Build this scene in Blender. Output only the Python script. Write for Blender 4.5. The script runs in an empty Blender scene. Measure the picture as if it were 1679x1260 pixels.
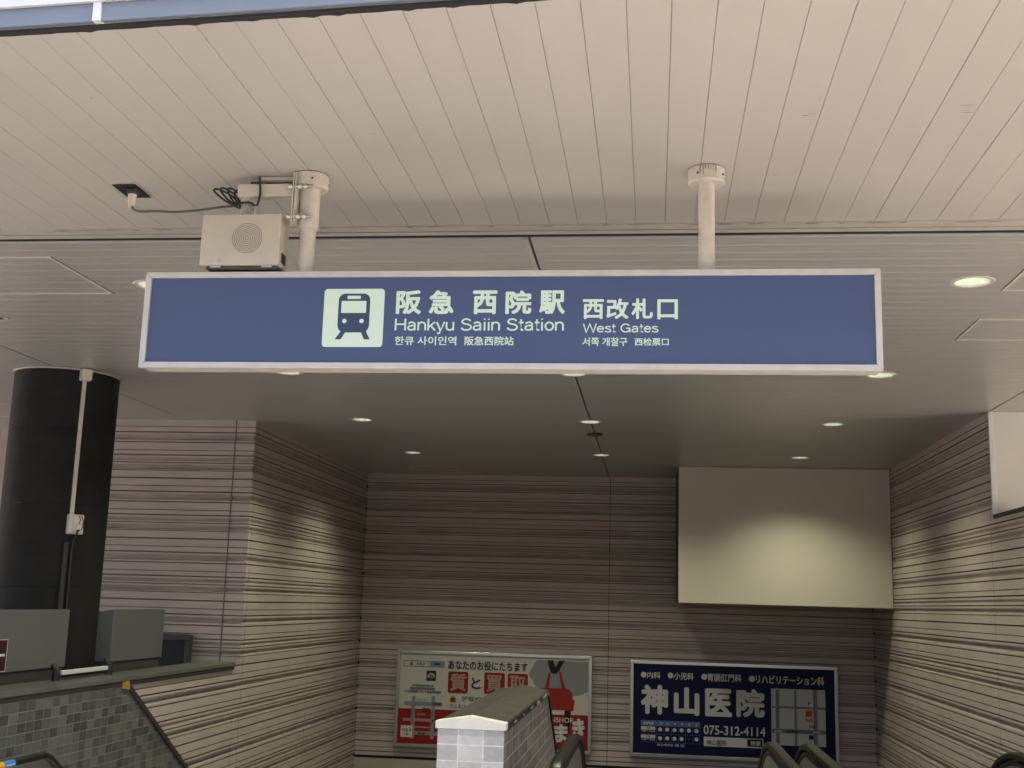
import bpy, bmesh, math, random
from mathutils import Matrix, Vector
random.seed(7)
R = math.radians
SC = bpy.context.scene
COL = SC.collection

# ---------------------------------------------------------------- camera
cam_data = bpy.data.cameras.new("camera")
cam_data.sensor_width = 36.0
cam_data.lens = 41.373
cam_data.clip_start = 0.05
cam_data.clip_end = 2000
cam = bpy.data.objects.new("camera", cam_data)
COL.objects.link(cam)
pitch, roll, yaw = R(10.5608), R(1.6526), R(-7.0302)
fwd = Vector((math.sin(yaw)*math.cos(pitch), math.cos(yaw)*math.cos(pitch), math.sin(pitch)))
rgt = Vector((math.cos(yaw), -math.sin(yaw), 0.0))
upv = rgt.cross(fwd)
r_ = rgt*math.cos(roll) + upv*math.sin(roll)
u_ = -rgt*math.sin(roll) + upv*math.cos(roll)
cam.matrix_world = Matrix(((r_.x, u_.x, -fwd.x, 0.0), (r_.y, u_.y, -fwd.y, 0.0), (r_.z, u_.z, -fwd.z, 1.6), (0, 0, 0, 1)))
SC.camera = cam

# ---------------------------------------------------------------- sky, sun, exposure
SUN_EL, SUN_AZ = 58.0, 74.0          # azimuth from +Y towards +X
world = bpy.data.worlds.new("World")
SC.world = world
world.use_nodes = True
wn = world.node_tree.nodes
wl = world.node_tree.links
wn.clear()
sky = wn.new("ShaderNodeTexSky")
sky.sky_type = 'NISHITA'
sky.sun_disc = False
sky.sun_elevation = R(SUN_EL)
sky.sun_rotation = R(SUN_AZ)
sky.air_density = 0.8
sky.dust_density = 8.0
sky.ozone_density = 0.2
bg = wn.new("ShaderNodeBackground")
bg.inputs[1].default_value = 0.15
wo = wn.new("ShaderNodeOutputWorld")
wl.new(sky.outputs[0], bg.inputs[0])
wl.new(bg.outputs[0], wo.inputs[0])
sun_data = bpy.data.lights.new("sun", 'SUN')
sun_data.energy = 4.3
sun_data.angle = R(0.5)
sun_data.color = (1.0, 0.965, 0.925)
sun = bpy.data.objects.new("sun", sun_data)
COL.objects.link(sun)
sd = Vector((math.cos(R(SUN_EL))*math.sin(R(SUN_AZ)), math.cos(R(SUN_EL))*math.cos(R(SUN_AZ)), math.sin(R(SUN_EL))))
sun.rotation_euler = sd.to_track_quat('Z', 'Y').to_euler()
SC.view_settings.view_transform = 'Standard'
SC.view_settings.look = 'None'
SC.view_settings.gamma = 1.0
SC.view_settings.exposure = 2.37
SC.cycles.use_denoising = True
SC.cycles.max_bounces = 12
SC.cycles.diffuse_bounces = 8
SC.cycles.caustics_reflective = False
SC.cycles.caustics_refractive = False

LAMP_COL = (1.0, 0.985, 0.70)
SPOT_W = 16.0

# ---------------------------------------------------------------- materials
def mat(name, color, rough=0.6, metal=0.0, spec=0.5, var=0.0, scale=6.0, bump=0.0, bscale=60.0, rvar=0.0, stretch=(1, 1, 1), emit=None, estr=0.0, coat=0.0):
    m = bpy.data.materials.new(name)
    m.use_nodes = True
    nt = m.node_tree
    b = nt.nodes["Principled BSDF"]
    b.inputs["Base Color"].default_value = (*color, 1)
    b.inputs["Roughness"].default_value = rough
    b.inputs["Metallic"].default_value = metal
    b.inputs["Specular IOR Level"].default_value = spec
    b.inputs["Coat Weight"].default_value = coat
    if emit:
        b.inputs["Emission Color"].default_value = (*emit, 1)
        b.inputs["Emission Strength"].default_value = estr
    tc = nt.nodes.new("ShaderNodeTexCoord")
    mp = nt.nodes.new("ShaderNodeMapping")
    mp.inputs["Scale"].default_value = stretch
    nt.links.new(tc.outputs["Object"], mp.inputs["Vector"])
    if var > 0 or rvar > 0:
        n = nt.nodes.new("ShaderNodeTexNoise")
        n.inputs["Scale"].default_value = scale
        n.inputs["Detail"].default_value = 6
        n.inputs["Roughness"].default_value = 0.6
        nt.links.new(mp.outputs[0], n.inputs["Vector"])
        if var > 0:
            cr = nt.nodes.new("ShaderNodeValToRGB")
            cr.color_ramp.elements[0].position = 0.3
            cr.color_ramp.elements[1].position = 0.7
            cr.color_ramp.elements[0].color = (*[c*(1-var) for c in color], 1)
            cr.color_ramp.elements[1].color = (*[min(1, c*(1+var)) for c in color], 1)
            nt.links.new(n.outputs["Fac"], cr.inputs[0])
            nt.links.new(cr.outputs[0], b.inputs["Base Color"])
        if rvar > 0:
            mr = nt.nodes.new("ShaderNodeMapRange")
            mr.inputs[1].default_value = 0.3
            mr.inputs[2].default_value = 0.7
            mr.inputs[3].default_value = max(0.02, rough - rvar)
            mr.inputs[4].default_value = min(1, rough + rvar)
            nt.links.new(n.outputs["Fac"], mr.inputs[0])
            nt.links.new(mr.outputs[0], b.inputs["Roughness"])
    if bump > 0:
        n2 = nt.nodes.new("ShaderNodeTexNoise")
        n2.inputs["Scale"].default_value = bscale
        n2.inputs["Detail"].default_value = 4
        nt.links.new(mp.outputs[0], n2.inputs["Vector"])
        bp = nt.nodes.new("ShaderNodeBump")
        bp.inputs["Strength"].default_value = bump
        bp.inputs["Distance"].default_value = 0.01
        nt.links.new(n2.outputs["Fac"], bp.inputs["Height"])
        nt.links.new(bp.outputs[0], b.inputs["Normal"])
    return m

def tile_mat(name, c1, c2, grout, bw, rh, axes, mortar, origin=(0, 0), rough=0.45, bump=0.5):
    """stacked tiles laid in the plane of the two named axes"""
    m = bpy.data.materials.new(name)
    m.use_nodes = True
    nt = m.node_tree
    b = nt.nodes["Principled BSDF"]
    tc = nt.nodes.new("ShaderNodeTexCoord")
    sp = nt.nodes.new("ShaderNodeSeparateXYZ")
    cb = nt.nodes.new("ShaderNodeCombineXYZ")
    nt.links.new(tc.outputs["Object"], sp.inputs[0])
    for k in (0, 1):
        ad = nt.nodes.new("ShaderNodeMath")
        ad.operation = 'SUBTRACT'
        ad.inputs[1].default_value = origin[k]
        nt.links.new(sp.outputs[axes[k]], ad.inputs[0])
        nt.links.new(ad.outputs[0], cb.inputs[k])
    br = nt.nodes.new("ShaderNodeTexBrick")
    br.offset = 0.0
    br.squash = 1.0
    br.inputs["Color1"].default_value = (*c1, 1)
    br.inputs["Color2"].default_value = (*c2, 1)
    br.inputs["Mortar"].default_value = (*grout, 1)
    br.inputs["Scale"].default_value = 1.0
    br.inputs["Mortar Size"].default_value = mortar
    br.inputs["Mortar Smooth"].default_value = 0.15
    br.inputs["Bias"].default_value = 0.0
    br.inputs["Brick Width"].default_value = bw
    br.inputs["Row Height"].default_value = rh
    nt.links.new(cb.outputs[0], br.inputs["Vector"])
    n = nt.nodes.new("ShaderNodeTexNoise")
    n.inputs["Scale"].default_value = 45
    n.inputs["Detail"].default_value = 6
    nt.links.new(tc.outputs["Object"], n.inputs["Vector"])
    mr = nt.nodes.new("ShaderNodeMapRange")
    mr.inputs[1].default_value = 0.3
    mr.inputs[2].default_value = 0.7
    mr.inputs[3].default_value = 0.90
    mr.inputs[4].default_value = 1.08
    nt.links.new(n.outputs["Fac"], mr.inputs[0])
    mx = nt.nodes.new("ShaderNodeMixRGB")
    mx.blend_type = 'MULTIPLY'
    mx.inputs[0].default_value = 1.0
    nt.links.new(br.outputs["Color"], mx.inputs[1])
    nt.links.new(mr.outputs[0], mx.inputs[2])
    nt.links.new(mx.outputs[0], b.inputs["Base Color"])
    b.inputs["Roughness"].default_value = rough
    h = nt.nodes.new("ShaderNodeMath")
    h.operation = 'MULTIPLY_ADD'
    h.inputs[1].default_value = -1.0
    nt.links.new(br.outputs["Fac"], h.inputs[0])
    sc_ = nt.nodes.new("ShaderNodeMath")
    sc_.operation = 'MULTIPLY'
    sc_.inputs[1].default_value = 0.25
    nt.links.new(n.outputs["Fac"], sc_.inputs[0])
    nt.links.new(sc_.outputs[0], h.inputs[2])
    bp = nt.nodes.new("ShaderNodeBump")
    bp.inputs["Strength"].default_value = bump
    bp.inputs["Distance"].default_value = 0.004
    nt.links.new(h.outputs[0], bp.inputs["Height"])
    nt.links.new(bp.outputs[0], b.inputs["Normal"])
    return m

M = {}
M['soffit'] = mat("soffit_paint", (0.495, 0.47, 0.44), 0.55, spec=0.25, var=0.035, scale=1.3, stretch=(2.2, 0.5, 1))
M['ceil'] = mat("ceiling_paint", (0.42, 0.41, 0.395), 0.30, spec=0.5, var=0.02, scale=1.0, stretch=(0.4, 2, 1))
M['ceil_trim'] = mat("ceiling_trim_paint", (0.49, 0.455, 0.42), 0.45, var=0.06, scale=9)
M['dark_gap'] = mat("dark_gap", (0.012, 0.011, 0.010), 0.9)
M['seam'] = mat("brown_seam", (0.12, 0.105, 0.09), 0.9)
M['rubber'] = mat("black_gasket", (0.018, 0.017, 0.017), 0.6, var=0.3, scale=30, bump=0.3, bscale=90)
M['dirt'] = mat("stained_sealant", (0.10, 0.085, 0.07), 0.9, var=0.4, scale=40)
M['roof'] = mat("roof_sheet", (0.35, 0.35, 0.35), 0.7, var=0.1)
M['fascia'] = mat("fascia_blue_grey", (0.20, 0.225, 0.265), 0.35, var=0.05, scale=3)
M['white_metal'] = mat("white_painted_metal", (0.72, 0.72, 0.72), 0.4, var=0.06, scale=10)
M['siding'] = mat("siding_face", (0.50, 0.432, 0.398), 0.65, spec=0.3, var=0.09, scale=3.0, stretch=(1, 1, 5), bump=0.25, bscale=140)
M['groove'] = mat("siding_groove_shade_joint", (0.185, 0.158, 0.142), 0.85, spec=0.2, var=0.2, scale=5.0, stretch=(1, 1, 5))  # groove shade put into the colour; also the dark joint strip's own tone
M['scoop'] = mat("siding_shaded_recess", (0.37, 0.318, 0.292), 0.75, spec=0.2, var=0.2, scale=2.5, stretch=(1, 1, 4), bump=0.2, bscale=120)  # darker than the face, so shade in the hollows is part of the colour
M['column'] = mat("column_black_paint", (0.025, 0.0245, 0.0235), 0.65, spec=0.08, var=0.15, scale=8, bump=0.12, bscale=150)
M['beige_box'] = mat("beige_panel_paint", (0.62, 0.57, 0.48), 0.6, var=0.03, scale=1.0)
M['pale_board'] = mat("pale_board_paint", (0.70, 0.68, 0.63), 0.5, var=0.03, scale=2)
M['ivory'] = mat("ivory_enamel", (0.56, 0.505, 0.415), 0.38, var=0.05, scale=14, coat=0.15)
M['ivory_worn'] = mat("ivory_pipe_paint", (0.59, 0.54, 0.475), 0.42, var=0.10, scale=22, bump=0.15, bscale=40)
M['steel'] = mat("zinc_steel", (0.55, 0.53, 0.50), 0.35, metal=0.9, var=0.12, scale=30)
M['alu'] = mat("aluminium_frame", (0.50, 0.48, 0.44), 0.28, metal=0.85, var=0.04, scale=3)
M['sign_frame'] = mat("sign_frame_paint", (0.57, 0.55, 0.505), 0.42, var=0.08, scale=14)
M['sign_face'] = mat("sign_blue_acrylic", (0.042, 0.058, 0.120), 0.36, spec=0.35, var=0.10, scale=1.6, rvar=0.08, emit=(0.09, 0.13, 0.26), estr=0.045)
M['sign_letter'] = mat("lit_white_lettering", (0.43, 0.50, 0.42), 0.4, emit=(0.78, 1.0, 0.76), estr=0.055)
M['sign_ink'] = mat("sign_blue_ink", (0.03, 0.05, 0.11), 0.4)
M['cable'] = mat("dark_cable_sheath", (0.035, 0.033, 0.032), 0.5)
M['grey_cable'] = mat("grey_cable_sheath", (0.12, 0.115, 0.11), 0.5)
M['plastic'] = mat("white_plastic", (0.66, 0.61, 0.53), 0.4, var=0.05, scale=20)
M['black'] = mat("black_plastic", (0.012, 0.012, 0.012), 0.45)
M['hole'] = mat("speaker_hole", (0.01, 0.009, 0.008), 0.9)
M['reflector'] = mat("downlight_reflector", (0.85, 0.87, 0.80), 0.3, metal=0.35)
M['tube'] = mat("lamp_tube", (0.9, 0.95, 0.85), 0.4, emit=(0.86, 1.0, 0.78), estr=0.65)
M['hatch_trim'] = mat("hatch_trim_paint", (0.70, 0.66, 0.61), 0.4)
M['trim_ring'] = mat("downlight_trim", (0.60, 0.58, 0.53), 0.4, var=0.04)
M['grey_tile'] = tile_mat("grey_mosaic_tile", (0.150, 0.151, 0.152), (0.062, 0.062, 0.062), (0.20, 0.198, 0.19), 0.086, 0.0535, (1, 2), 0.0022, (5.33, 0.02), 0.4)
M['pier_side'] = tile_mat("mauve_tile_shaded", (0.38, 0.345, 0.335), (0.20, 0.178, 0.175), (0.60, 0.56, 0.54), 0.118, 0.0735, (1, 2), 0.0035, (5.69, 0.06), 0.5)  # same tile as the front, darkened in colour for the shaded side
M['pier_front'] = tile_mat("mauve_tile_lit", (0.66, 0.63, 0.625), (0.43, 0.395, 0.395), (0.76, 0.73, 0.71), 0.119, 0.0735, (0, 2), 0.0035, (-0.906, 0.06), 0.5)  # same tile as the side, colour lightened for the daylit front
M['cap_stone'] = mat("white_cap_stone", (0.80, 0.76, 0.69), 0.6, var=0.06, scale=14, bump=0.1)
M['cap_metal'] = mat("worn_brown_cap", (0.062, 0.053, 0.047), 0.65, spec=0.2, var=0.28, scale=7, rvar=0.12, bump=0.2, bscale=25)
M['edge_dark'] = mat("dark_edge_strip", (0.03, 0.028, 0.027), 0.45, var=0.4, scale=25)
M['chip'] = mat("chipped_pale_tape", (0.42, 0.44, 0.42), 0.6, var=0.3, scale=40)
M['parapet_cap'] = mat("grey_parapet_cap", (0.125, 0.122, 0.116), 0.42, var=0.15, scale=6, bump=0.1)
M['dark_trim'] = mat("dark_grey_trim", (0.040, 0.038, 0.034), 0.5, var=0.25, scale=14, bump=0.15)
M['machine'] = mat("grey_machine_panel", (0.142, 0.147, 0.150), 0.45, spec=0.25, var=0.04, scale=3)
M['machine_base'] = mat("dark_machine_plinth", (0.055, 0.054, 0.052), 0.5, var=0.1)
M['maroon'] = mat("maroon_notice", (0.045, 0.010, 0.014), 0.45)
M['orange'] = mat("orange_sticker", (0.42, 0.21, 0.04), 0.55, var=0.2, scale=40)
M['yellow'] = mat("yellow_sticker", (0.75, 0.45, 0.02), 0.45)
M['blue'] = mat("blue_sticker", (0.06, 0.22, 0.60), 0.45)
M['white_print'] = mat("white_print", (0.75, 0.75, 0.75), 0.5)
M['rail_black'] = mat("black_rail_tube", (0.014, 0.013, 0.012), 0.3, var=0.1, scale=20)
M['handrail'] = mat("escalator_handrail_rubber", (0.010, 0.009, 0.0085), 0.34, spec=0.22, var=0.08, scale=12)
M['balustrade'] = mat("balustrade_panel", (0.26, 0.245, 0.22), 0.3, metal=0.35, var=0.06, scale=4)
M['deck_metal'] = mat("escalator_deck_metal", (0.30, 0.28, 0.235), 0.35, metal=0.6, var=0.12, scale=9)
M['tread'] = mat("escalator_tread", (0.12, 0.12, 0.12), 0.45, metal=0.6, var=0.2, scale=20)
M['ledge'] = mat("grey_ledge", (0.13, 0.122, 0.10), 0.5, var=0.2, scale=6)
M['paving'] = mat("pale_paving", (0.60, 0.545, 0.475), 0.75, var=0.12, scale=2.5, bump=0.2)
M['bounce_limit'] = mat("bounce_limit_grey", (0.20, 0.18, 0.16), 0.8, var=0.15, scale=3)
M['asphalt'] = mat("asphalt", (0.06, 0.06, 0.06), 0.85, var=0.2, scale=8, bump=0.3)
M['stair_stone'] = mat("stair_stone", (0.25, 0.235, 0.21), 0.6, var=0.15, scale=6)
M['lintel'] = mat("beige_lintel_panel", (0.40, 0.365, 0.30), 0.6, var=0.05, scale=2)
M['dark_hall'] = mat("lower_hall_wall", (0.22, 0.20, 0.18), 0.7, var=0.1)
M['screen'] = mat("dark_case_glass", (0.012, 0.013, 0.015), 0.3, spec=0.2, var=0.3, scale=4)
# print inks of the posters
M['p_cream'] = mat("poster_pale_grey", (0.56, 0.54, 0.50), 0.42, spec=0.12)
M['p_red'] = mat("poster_red", (0.27, 0.020, 0.020), 0.42, spec=0.12)
M['p_redlit'] = mat("poster_bag_red", (0.33, 0.03, 0.025), 0.42, spec=0.12)
M['p_black'] = mat("poster_black_ink", (0.02, 0.019, 0.018), 0.45, spec=0.12)
M['p_grey'] = mat("poster_mid_grey", (0.26, 0.27, 0.265), 0.45, spec=0.12)
M['p_road'] = mat("poster_road_grey", (0.24, 0.26, 0.235), 0.45, spec=0.12)
M['p_white'] = mat("poster_white", (0.62, 0.61, 0.57), 0.45, spec=0.12)
M['p_pink'] = mat("poster_pale_pink", (0.40, 0.26, 0.25), 0.45, spec=0.12)
M['p_blue'] = mat("poster_sky_blue", (0.16, 0.27, 0.38), 0.45, spec=0.12)
M['p_green'] = mat("poster_dark_green", (0.02, 0.045, 0.04), 0.45, spec=0.12)
M['p_gold'] = mat("poster_gold", (0.40, 0.25, 0.05), 0.45, spec=0.12)
M['p_navy'] = mat("poster_navy", (0.009, 0.010, 0.052), 0.42, spec=0.12)
M['p_head'] = mat("poster_pale_blue", (0.11, 0.16, 0.34), 0.45, spec=0.12)
M['p_map'] = mat("poster_map_grey", (0.52, 0.52, 0.50), 0.45, spec=0.12)
M['p_mapped'] = mat("poster_map_road", (0.17, 0.18, 0.17), 0.45, spec=0.12)
M['p_orange'] = mat("poster_orange", (0.50, 0.075, 0.02), 0.45, spec=0.12)

# ---------------------------------------------------------------- helpers
def tag(o, label=None, cat=None, group=None, kind=None):
    if label: o["label"] = label
    if cat: o["category"] = cat
    if group: o["group"] = group
    if kind: o["kind"] = kind
    return o

def thing(name, label, cat, loc=(0, 0, 0), group=None):
    o = bpy.data.objects.new(name, None)
    o.empty_display_size = 0.1
    o.location = loc
    COL.objects.link(o)
    return tag(o, label, cat, group)

class MB:
    """collects shapes in world coordinates and links them as one mesh object"""
    def __init__(self):
        self.v, self.f, self.mi = [], [], []
    def add(self, vs, fs, mi=0):
        n = len(self.v)
        self.v += [tuple(p) for p in vs]
        self.f += [tuple(n+i for i in q) for q in fs]
        self.mi += [mi]*len(fs)
        return self
    def box(self, x0, x1, y0, y1, z0, z1, mi=0):
        vs = [(x, y, z) for z in (z0, z1) for y in (y0, y1) for x in (x0, x1)]
        return self.add(vs, [(0, 2, 3, 1), (4, 5, 7, 6), (0, 1, 5, 4), (2, 6, 7, 3), (0, 4, 6, 2), (1, 3, 7, 5)], mi)
    def prism(self, poly, axis, a, b, mi=0):
        """poly: points in the two other axes (in x,y,z order), extruded from a to b along axis"""
        def P(p, t):
            return {'X': (t, p[0], p[1]), 'Y': (p[0], t, p[1]), 'Z': (p[0], p[1], t)}[axis]
        n = len(poly)
        vs = [P(p, a) for p in poly] + [P(p, b) for p in poly]
        fs = [tuple(range(n))[::-1], tuple(range(n, 2*n))] + [(i, (i+1) % n, n+(i+1) % n, n+i) for i in range(n)]
        return self.add(vs, fs, mi)
    def tube(self, pts, rad, seg=12, mi=0, caps=True):
        pts = [Vector(p) for p in pts]
        rads = rad if isinstance(rad, (list, tuple)) else [rad]*len(pts)
        rings = []
        prev = None
        for i, p in enumerate(pts):
            t = (pts[min(i+1, len(pts)-1)] - pts[max(i-1, 0)]).normalized()
            if prev is None:
                ref = Vector((0, 0, 1)) if abs(t.z) < 0.9 else Vector((1, 0, 0))
                n = t.cross(ref).normalized()
            else:
                n = (prev - t*prev.dot(t)).normalized()
            prev = n
            b = t.cross(n)
            rings.append([p + (n*math.cos(2*math.pi*k/seg) + b*math.sin(2*math.pi*k/seg))*rads[i] for k in range(seg)])
        vs = [q for r in rings for q in r]
        fs = []
        for i in range(len(rings)-1):
            for k in range(seg):
                fs.append((i*seg+k, i*seg+(k+1) % seg, (i+1)*seg+(k+1) % seg, (i+1)*seg+k))
        if caps:
            fs.append(tuple(range(seg))[::-1])
            fs.append(tuple((len(rings)-1)*seg+k for k in range(seg)))
        return self.add(vs, fs, mi)
    def lathe(self, prof, cx, cy, seg=32, mi=0, closed=False):
        """prof: (radius, z) list turned about the vertical through (cx, cy)"""
        vs = [(cx+r*math.cos(2*math.pi*k/seg), cy+r*math.sin(2*math.pi*k/seg), z) for r, z in prof for k in range(seg)]
        n = len(prof)
        fs = []
        for i in range(n if closed else n-1):
            j = (i+1) % n
            for k in range(seg):
                fs.append((i*seg+k, i*seg+(k+1) % seg, j*seg+(k+1) % seg, j*seg+k))
        return self.add(vs, fs, mi)
    def build(self, name, mats, parent=None, bevel=0.0, smooth=False, fix=True, segs=2):
        me = bpy.data.meshes.new(name)
        me.from_pydata(self.v, [], self.f)
        if not isinstance(mats, (list, tuple)):
            mats = [mats]
        for m in mats:
            me.materials.append(m)
        me.polygons.foreach_set("material_index", self.mi)
        if fix:
            bm = bmesh.new()
            bm.from_mesh(me)
            bmesh.ops.recalc_face_normals(bm, faces=bm.faces)
            bm.to_mesh(me)
            bm.free()
        o = bpy.data.objects.new(name, me)
        COL.objects.link(o)
        if smooth:
            for p in me.polygons:
                p.use_smooth = True
            me.set_sharp_from_angle(angle=R(35))
        if parent:
            o.parent = parent
            o.matrix_parent_inverse = Matrix.Translation(-Vector(parent_loc(parent)))
        if bevel > 0:
            bv = o.modifiers.new("bevel", 'BEVEL')
            bv.width = bevel
            bv.segments = segs
            bv.limit_method = 'ANGLE'
            bv.angle_limit = R(40)
            bv.harden_normals = False
        return o

def parent_loc(p):
    return Vector(p.location) if p.type == 'EMPTY' else Vector((0, 0, 0))

def text_mesh(body, bold=0.0, depth=0.001):
    c = bpy.data.curves.new("lettering", 'FONT')
    c.body = body
    c.size = 1.0
    c.offset = bold
    c.resolution_u = 3
    c.extrude = 0
    t = bpy.data.objects.new("lettering", c)
    COL.objects.link(t)
    dg = bpy.context.evaluated_depsgraph_get()
    me = bpy.data.meshes.new_from_object(t.evaluated_get(dg))
    bpy.data.objects.remove(t)
    bpy.data.curves.remove(c)
    vs = [tuple(v.co) for v in me.vertices]
    fs = [tuple(p.vertices) for p in me.polygons]
    bpy.data.meshes.remove(me)
    return vs, fs

def put_text(mb, body, cx, cz, w, h, y, bold=0.0, mi=0):
    """letters standing in the wall plane y, facing the street, filling the box w x h; bold thickens the strokes
    by bold (in letter heights) with copies shifted all round, which rounds the stroke ends"""
    vs, fs = text_mesh(body, min(bold, 0.0))
    if not vs:
        return
    x0, x1 = min(v[0] for v in vs), max(v[0] for v in vs)
    z0, z1 = min(v[1] for v in vs), max(v[1] for v in vs)
    b = max(0.0, bold)*h
    n = 0 if b <= 0 else (6 if b < 0.0012 else 10)
    W, H = w - 2*b, h - 2*b
    for k in range(n+1):
        ox = b*math.cos(2*math.pi*k/n) if k < n else 0.0
        oz = b*math.sin(2*math.pi*k/n) if k < n else 0.0
        mb.add([(cx + ox + ((v[0]-x0)/(x1-x0)-0.5)*W, y + 0.00003*(n-k), cz + oz + ((v[1]-z0)/(z1-z0)-0.5)*H) for v in vs], fs, mi)

def _arc(cx, cy, rx, ry, a0, a1, n=10):
    return [(cx+rx*math.cos(R(a0+(a1-a0)*k/n)), cy+ry*math.sin(R(a0+(a1-a0)*k/n))) for k in range(n+1)]
XH, CAP = 0.52, 0.72
GOTHIC = {  # monoline grotesque letters: advance width, strokes
    'H': (0.70, [[(0.08, 0), (0.08, CAP)], [(0.60, 0), (0.60, CAP)], [(0.08, 0.38), (0.60, 0.38)]]),
    'a': (0.54, [_arc(0.25, 0.36, 0.165, 0.145, 165, 30, 8) + _arc(0.30, 0.36, 0.125, 0.10, 25, 0, 3) + [(0.425, 0.10)] + _arc(0.475, 0.085, 0.05, 0.055, 180, 265, 4),
                  [(0.425, 0.30)] + _arc(0.30, 0.235, 0.12, 0.065, 80, 100, 2) + _arc(0.20, 0.155, 0.135, 0.125, 95, 265, 8) + _arc(0.235, 0.21, 0.19, 0.18, 275, 350, 6)]),
    'n': (0.54, [[(0.075, 0), (0.075, XH)], [(0.075, 0.30)] + _arc(0.265, 0.325, 0.185, 0.17, 170, 0, 10) + [(0.45, 0)]]),
    'k': (0.50, [[(0.075, 0), (0.075, CAP)], [(0.43, XH), (0.075, 0.175)], [(0.20, 0.295), (0.45, 0)]]),
    'y': (0.48, [[(0.03, XH), (0.235, 0.0)], [(0.445, XH), (0.215, -0.09)] + _arc(0.13, -0.085, 0.085, 0.09, 0, -85, 5) + [(0.07, -0.178)]]),
    'u': (0.54, [[(0.085, XH), (0.085, 0.20)] + _arc(0.265, 0.195, 0.18, 0.17, 180, 350, 10), [(0.45, XH), (0.45, 0)]]),
    'S': (0.66, [_arc(0.33, 0.535, 0.225, 0.16, 15, 180, 10) + _arc(0.33, 0.535, 0.225, 0.14, 190, 245, 4) + _arc(0.35, 0.20, 0.235, 0.175, 80, 0, 7) + _arc(0.33, 0.195, 0.255, 0.17, -5, -175, 11)]),
    'i': (0.22, [[(0.11, 0), (0.11, XH)], [(0.11, 0.645), (0.11, 0.725)]]),
    't': (0.30, [[(0.135, 0.68), (0.135, 0.10)] + _arc(0.215, 0.10, 0.08, 0.075, 180, 275, 5) + [(0.27, 0.03)], [(0.02, 0.485), (0.27, 0.485)]]),
    'o': (0.55, [_arc(0.275, 0.26, 0.205, 0.235, 90, 450, 22)]),
    'W': (0.94, [[(0.03, CAP), (0.225, 0.0), (0.47, 0.70), (0.715, 0.0), (0.91, CAP)]]),
    'e': (0.54, [[(0.07, 0.285), (0.475, 0.285)] + _arc(0.27, 0.26, 0.205, 0.235, 5, 325, 20)]),
    's': (0.49, [_arc(0.245, 0.395, 0.16, 0.10, 15, 180, 8) + _arc(0.245, 0.395, 0.16, 0.09, 190, 250, 3) + _arc(0.25, 0.14, 0.175, 0.125, 80, 0, 6) + _arc(0.24, 0.14, 0.185, 0.115, -5, -175, 9)]),
    'G': (0.77, [_arc(0.38, 0.36, 0.30, 0.335, 35, 330, 22) + [(0.655, 0.20)], [(0.41, 0.345), (0.67, 0.345), (0.67, 0.0)]]),
    ' ': (0.28, []),
}
def put_gothic(mb, body, cx, cz, w, h, y, sw=0.082, mi=0):
    quads, x = [], 0.0
    for ch in body:
        adv, strokes = GOTHIC[ch]
        for st in strokes:
            n = len(st)
            L, Rr = [], []
            closed = abs(st[0][0]-st[-1][0]) + abs(st[0][1]-st[-1][1]) < 1e-6
            for i, p in enumerate(st):
                a = st[i-1] if i > 0 else (st[-2] if closed else None)
                b = st[i+1] if i < n-1 else (st[1] if closed else None)
                d = []
                if a: d.append(Vector((p[0]-a[0], p[1]-a[1])).normalized())
                if b: d.append(Vector((b[0]-p[0], b[1]-p[1])).normalized())
                t = sum(d, Vector((0, 0))).normalized() if len(d) > 1 else d[0]
                nv = Vector((-t.y, t.x))
                c = 1.0 if len(d) == 1 else max(0.45, nv.dot(Vector((-d[0].y, d[0].x))))
                o = sw/2/c
                L.append((x+p[0]+nv.x*o, p[1]+nv.y*o))
                Rr.append((x+p[0]-nv.x*o, p[1]-nv.y*o))
            for i in range(n-1):
                quads.append((len(quads) % 3, [L[i], L[i+1], Rr[i+1], Rr[i]]))
        x += adv
    xs_ = [p[0] for _, q in quads for p in q]
    zs_ = [p[1] for _, q in quads for p in q]
    x0, x1, z0, z1 = min(xs_), max(xs_), min(zs_), max(zs_)
    for lv, q in quads:
        mb.add([(cx+((p[0]-x0)/(x1-x0)-0.5)*w, y-0.00003*lv, cz+((p[1]-z0)/(z1-z0)-0.5)*h) for p in q], [(0, 1, 2, 3)], mi)

def flat(mb, pts, y, mi=0):
    mb.add([(p[0], y, p[1]) for p in pts], [tuple(range(len(pts)))], mi)

def rect(mb, cx, cz, w, h, y, mi=0, r=0.0, n=5):
    if r <= 0:
        return flat(mb, [(cx-w/2, cz-h/2), (cx+w/2, cz-h/2), (cx+w/2, cz+h/2), (cx-w/2, cz+h/2)], y, mi)
    pts = []
    for sx, sz, a0 in ((1, -1, -90), (1, 1, 0), (-1, 1, 90), (-1, -1, 180)):
        for k in range(n+1):
            a = R(a0 + 90*k/n)
            pts.append((cx + sx*(w/2-r) + r*math.cos(a), cz + sz*(h/2-r) + r*math.sin(a)))
    flat(mb, pts, y, mi)

def disc(mb, cx, cz, rx, rz, y, mi=0, n=20):
    flat(mb, [(cx+rx*math.cos(2*math.pi*k/n), cz+rz*math.sin(2*math.pi*k/n)) for k in range(n)], y, mi)

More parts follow.
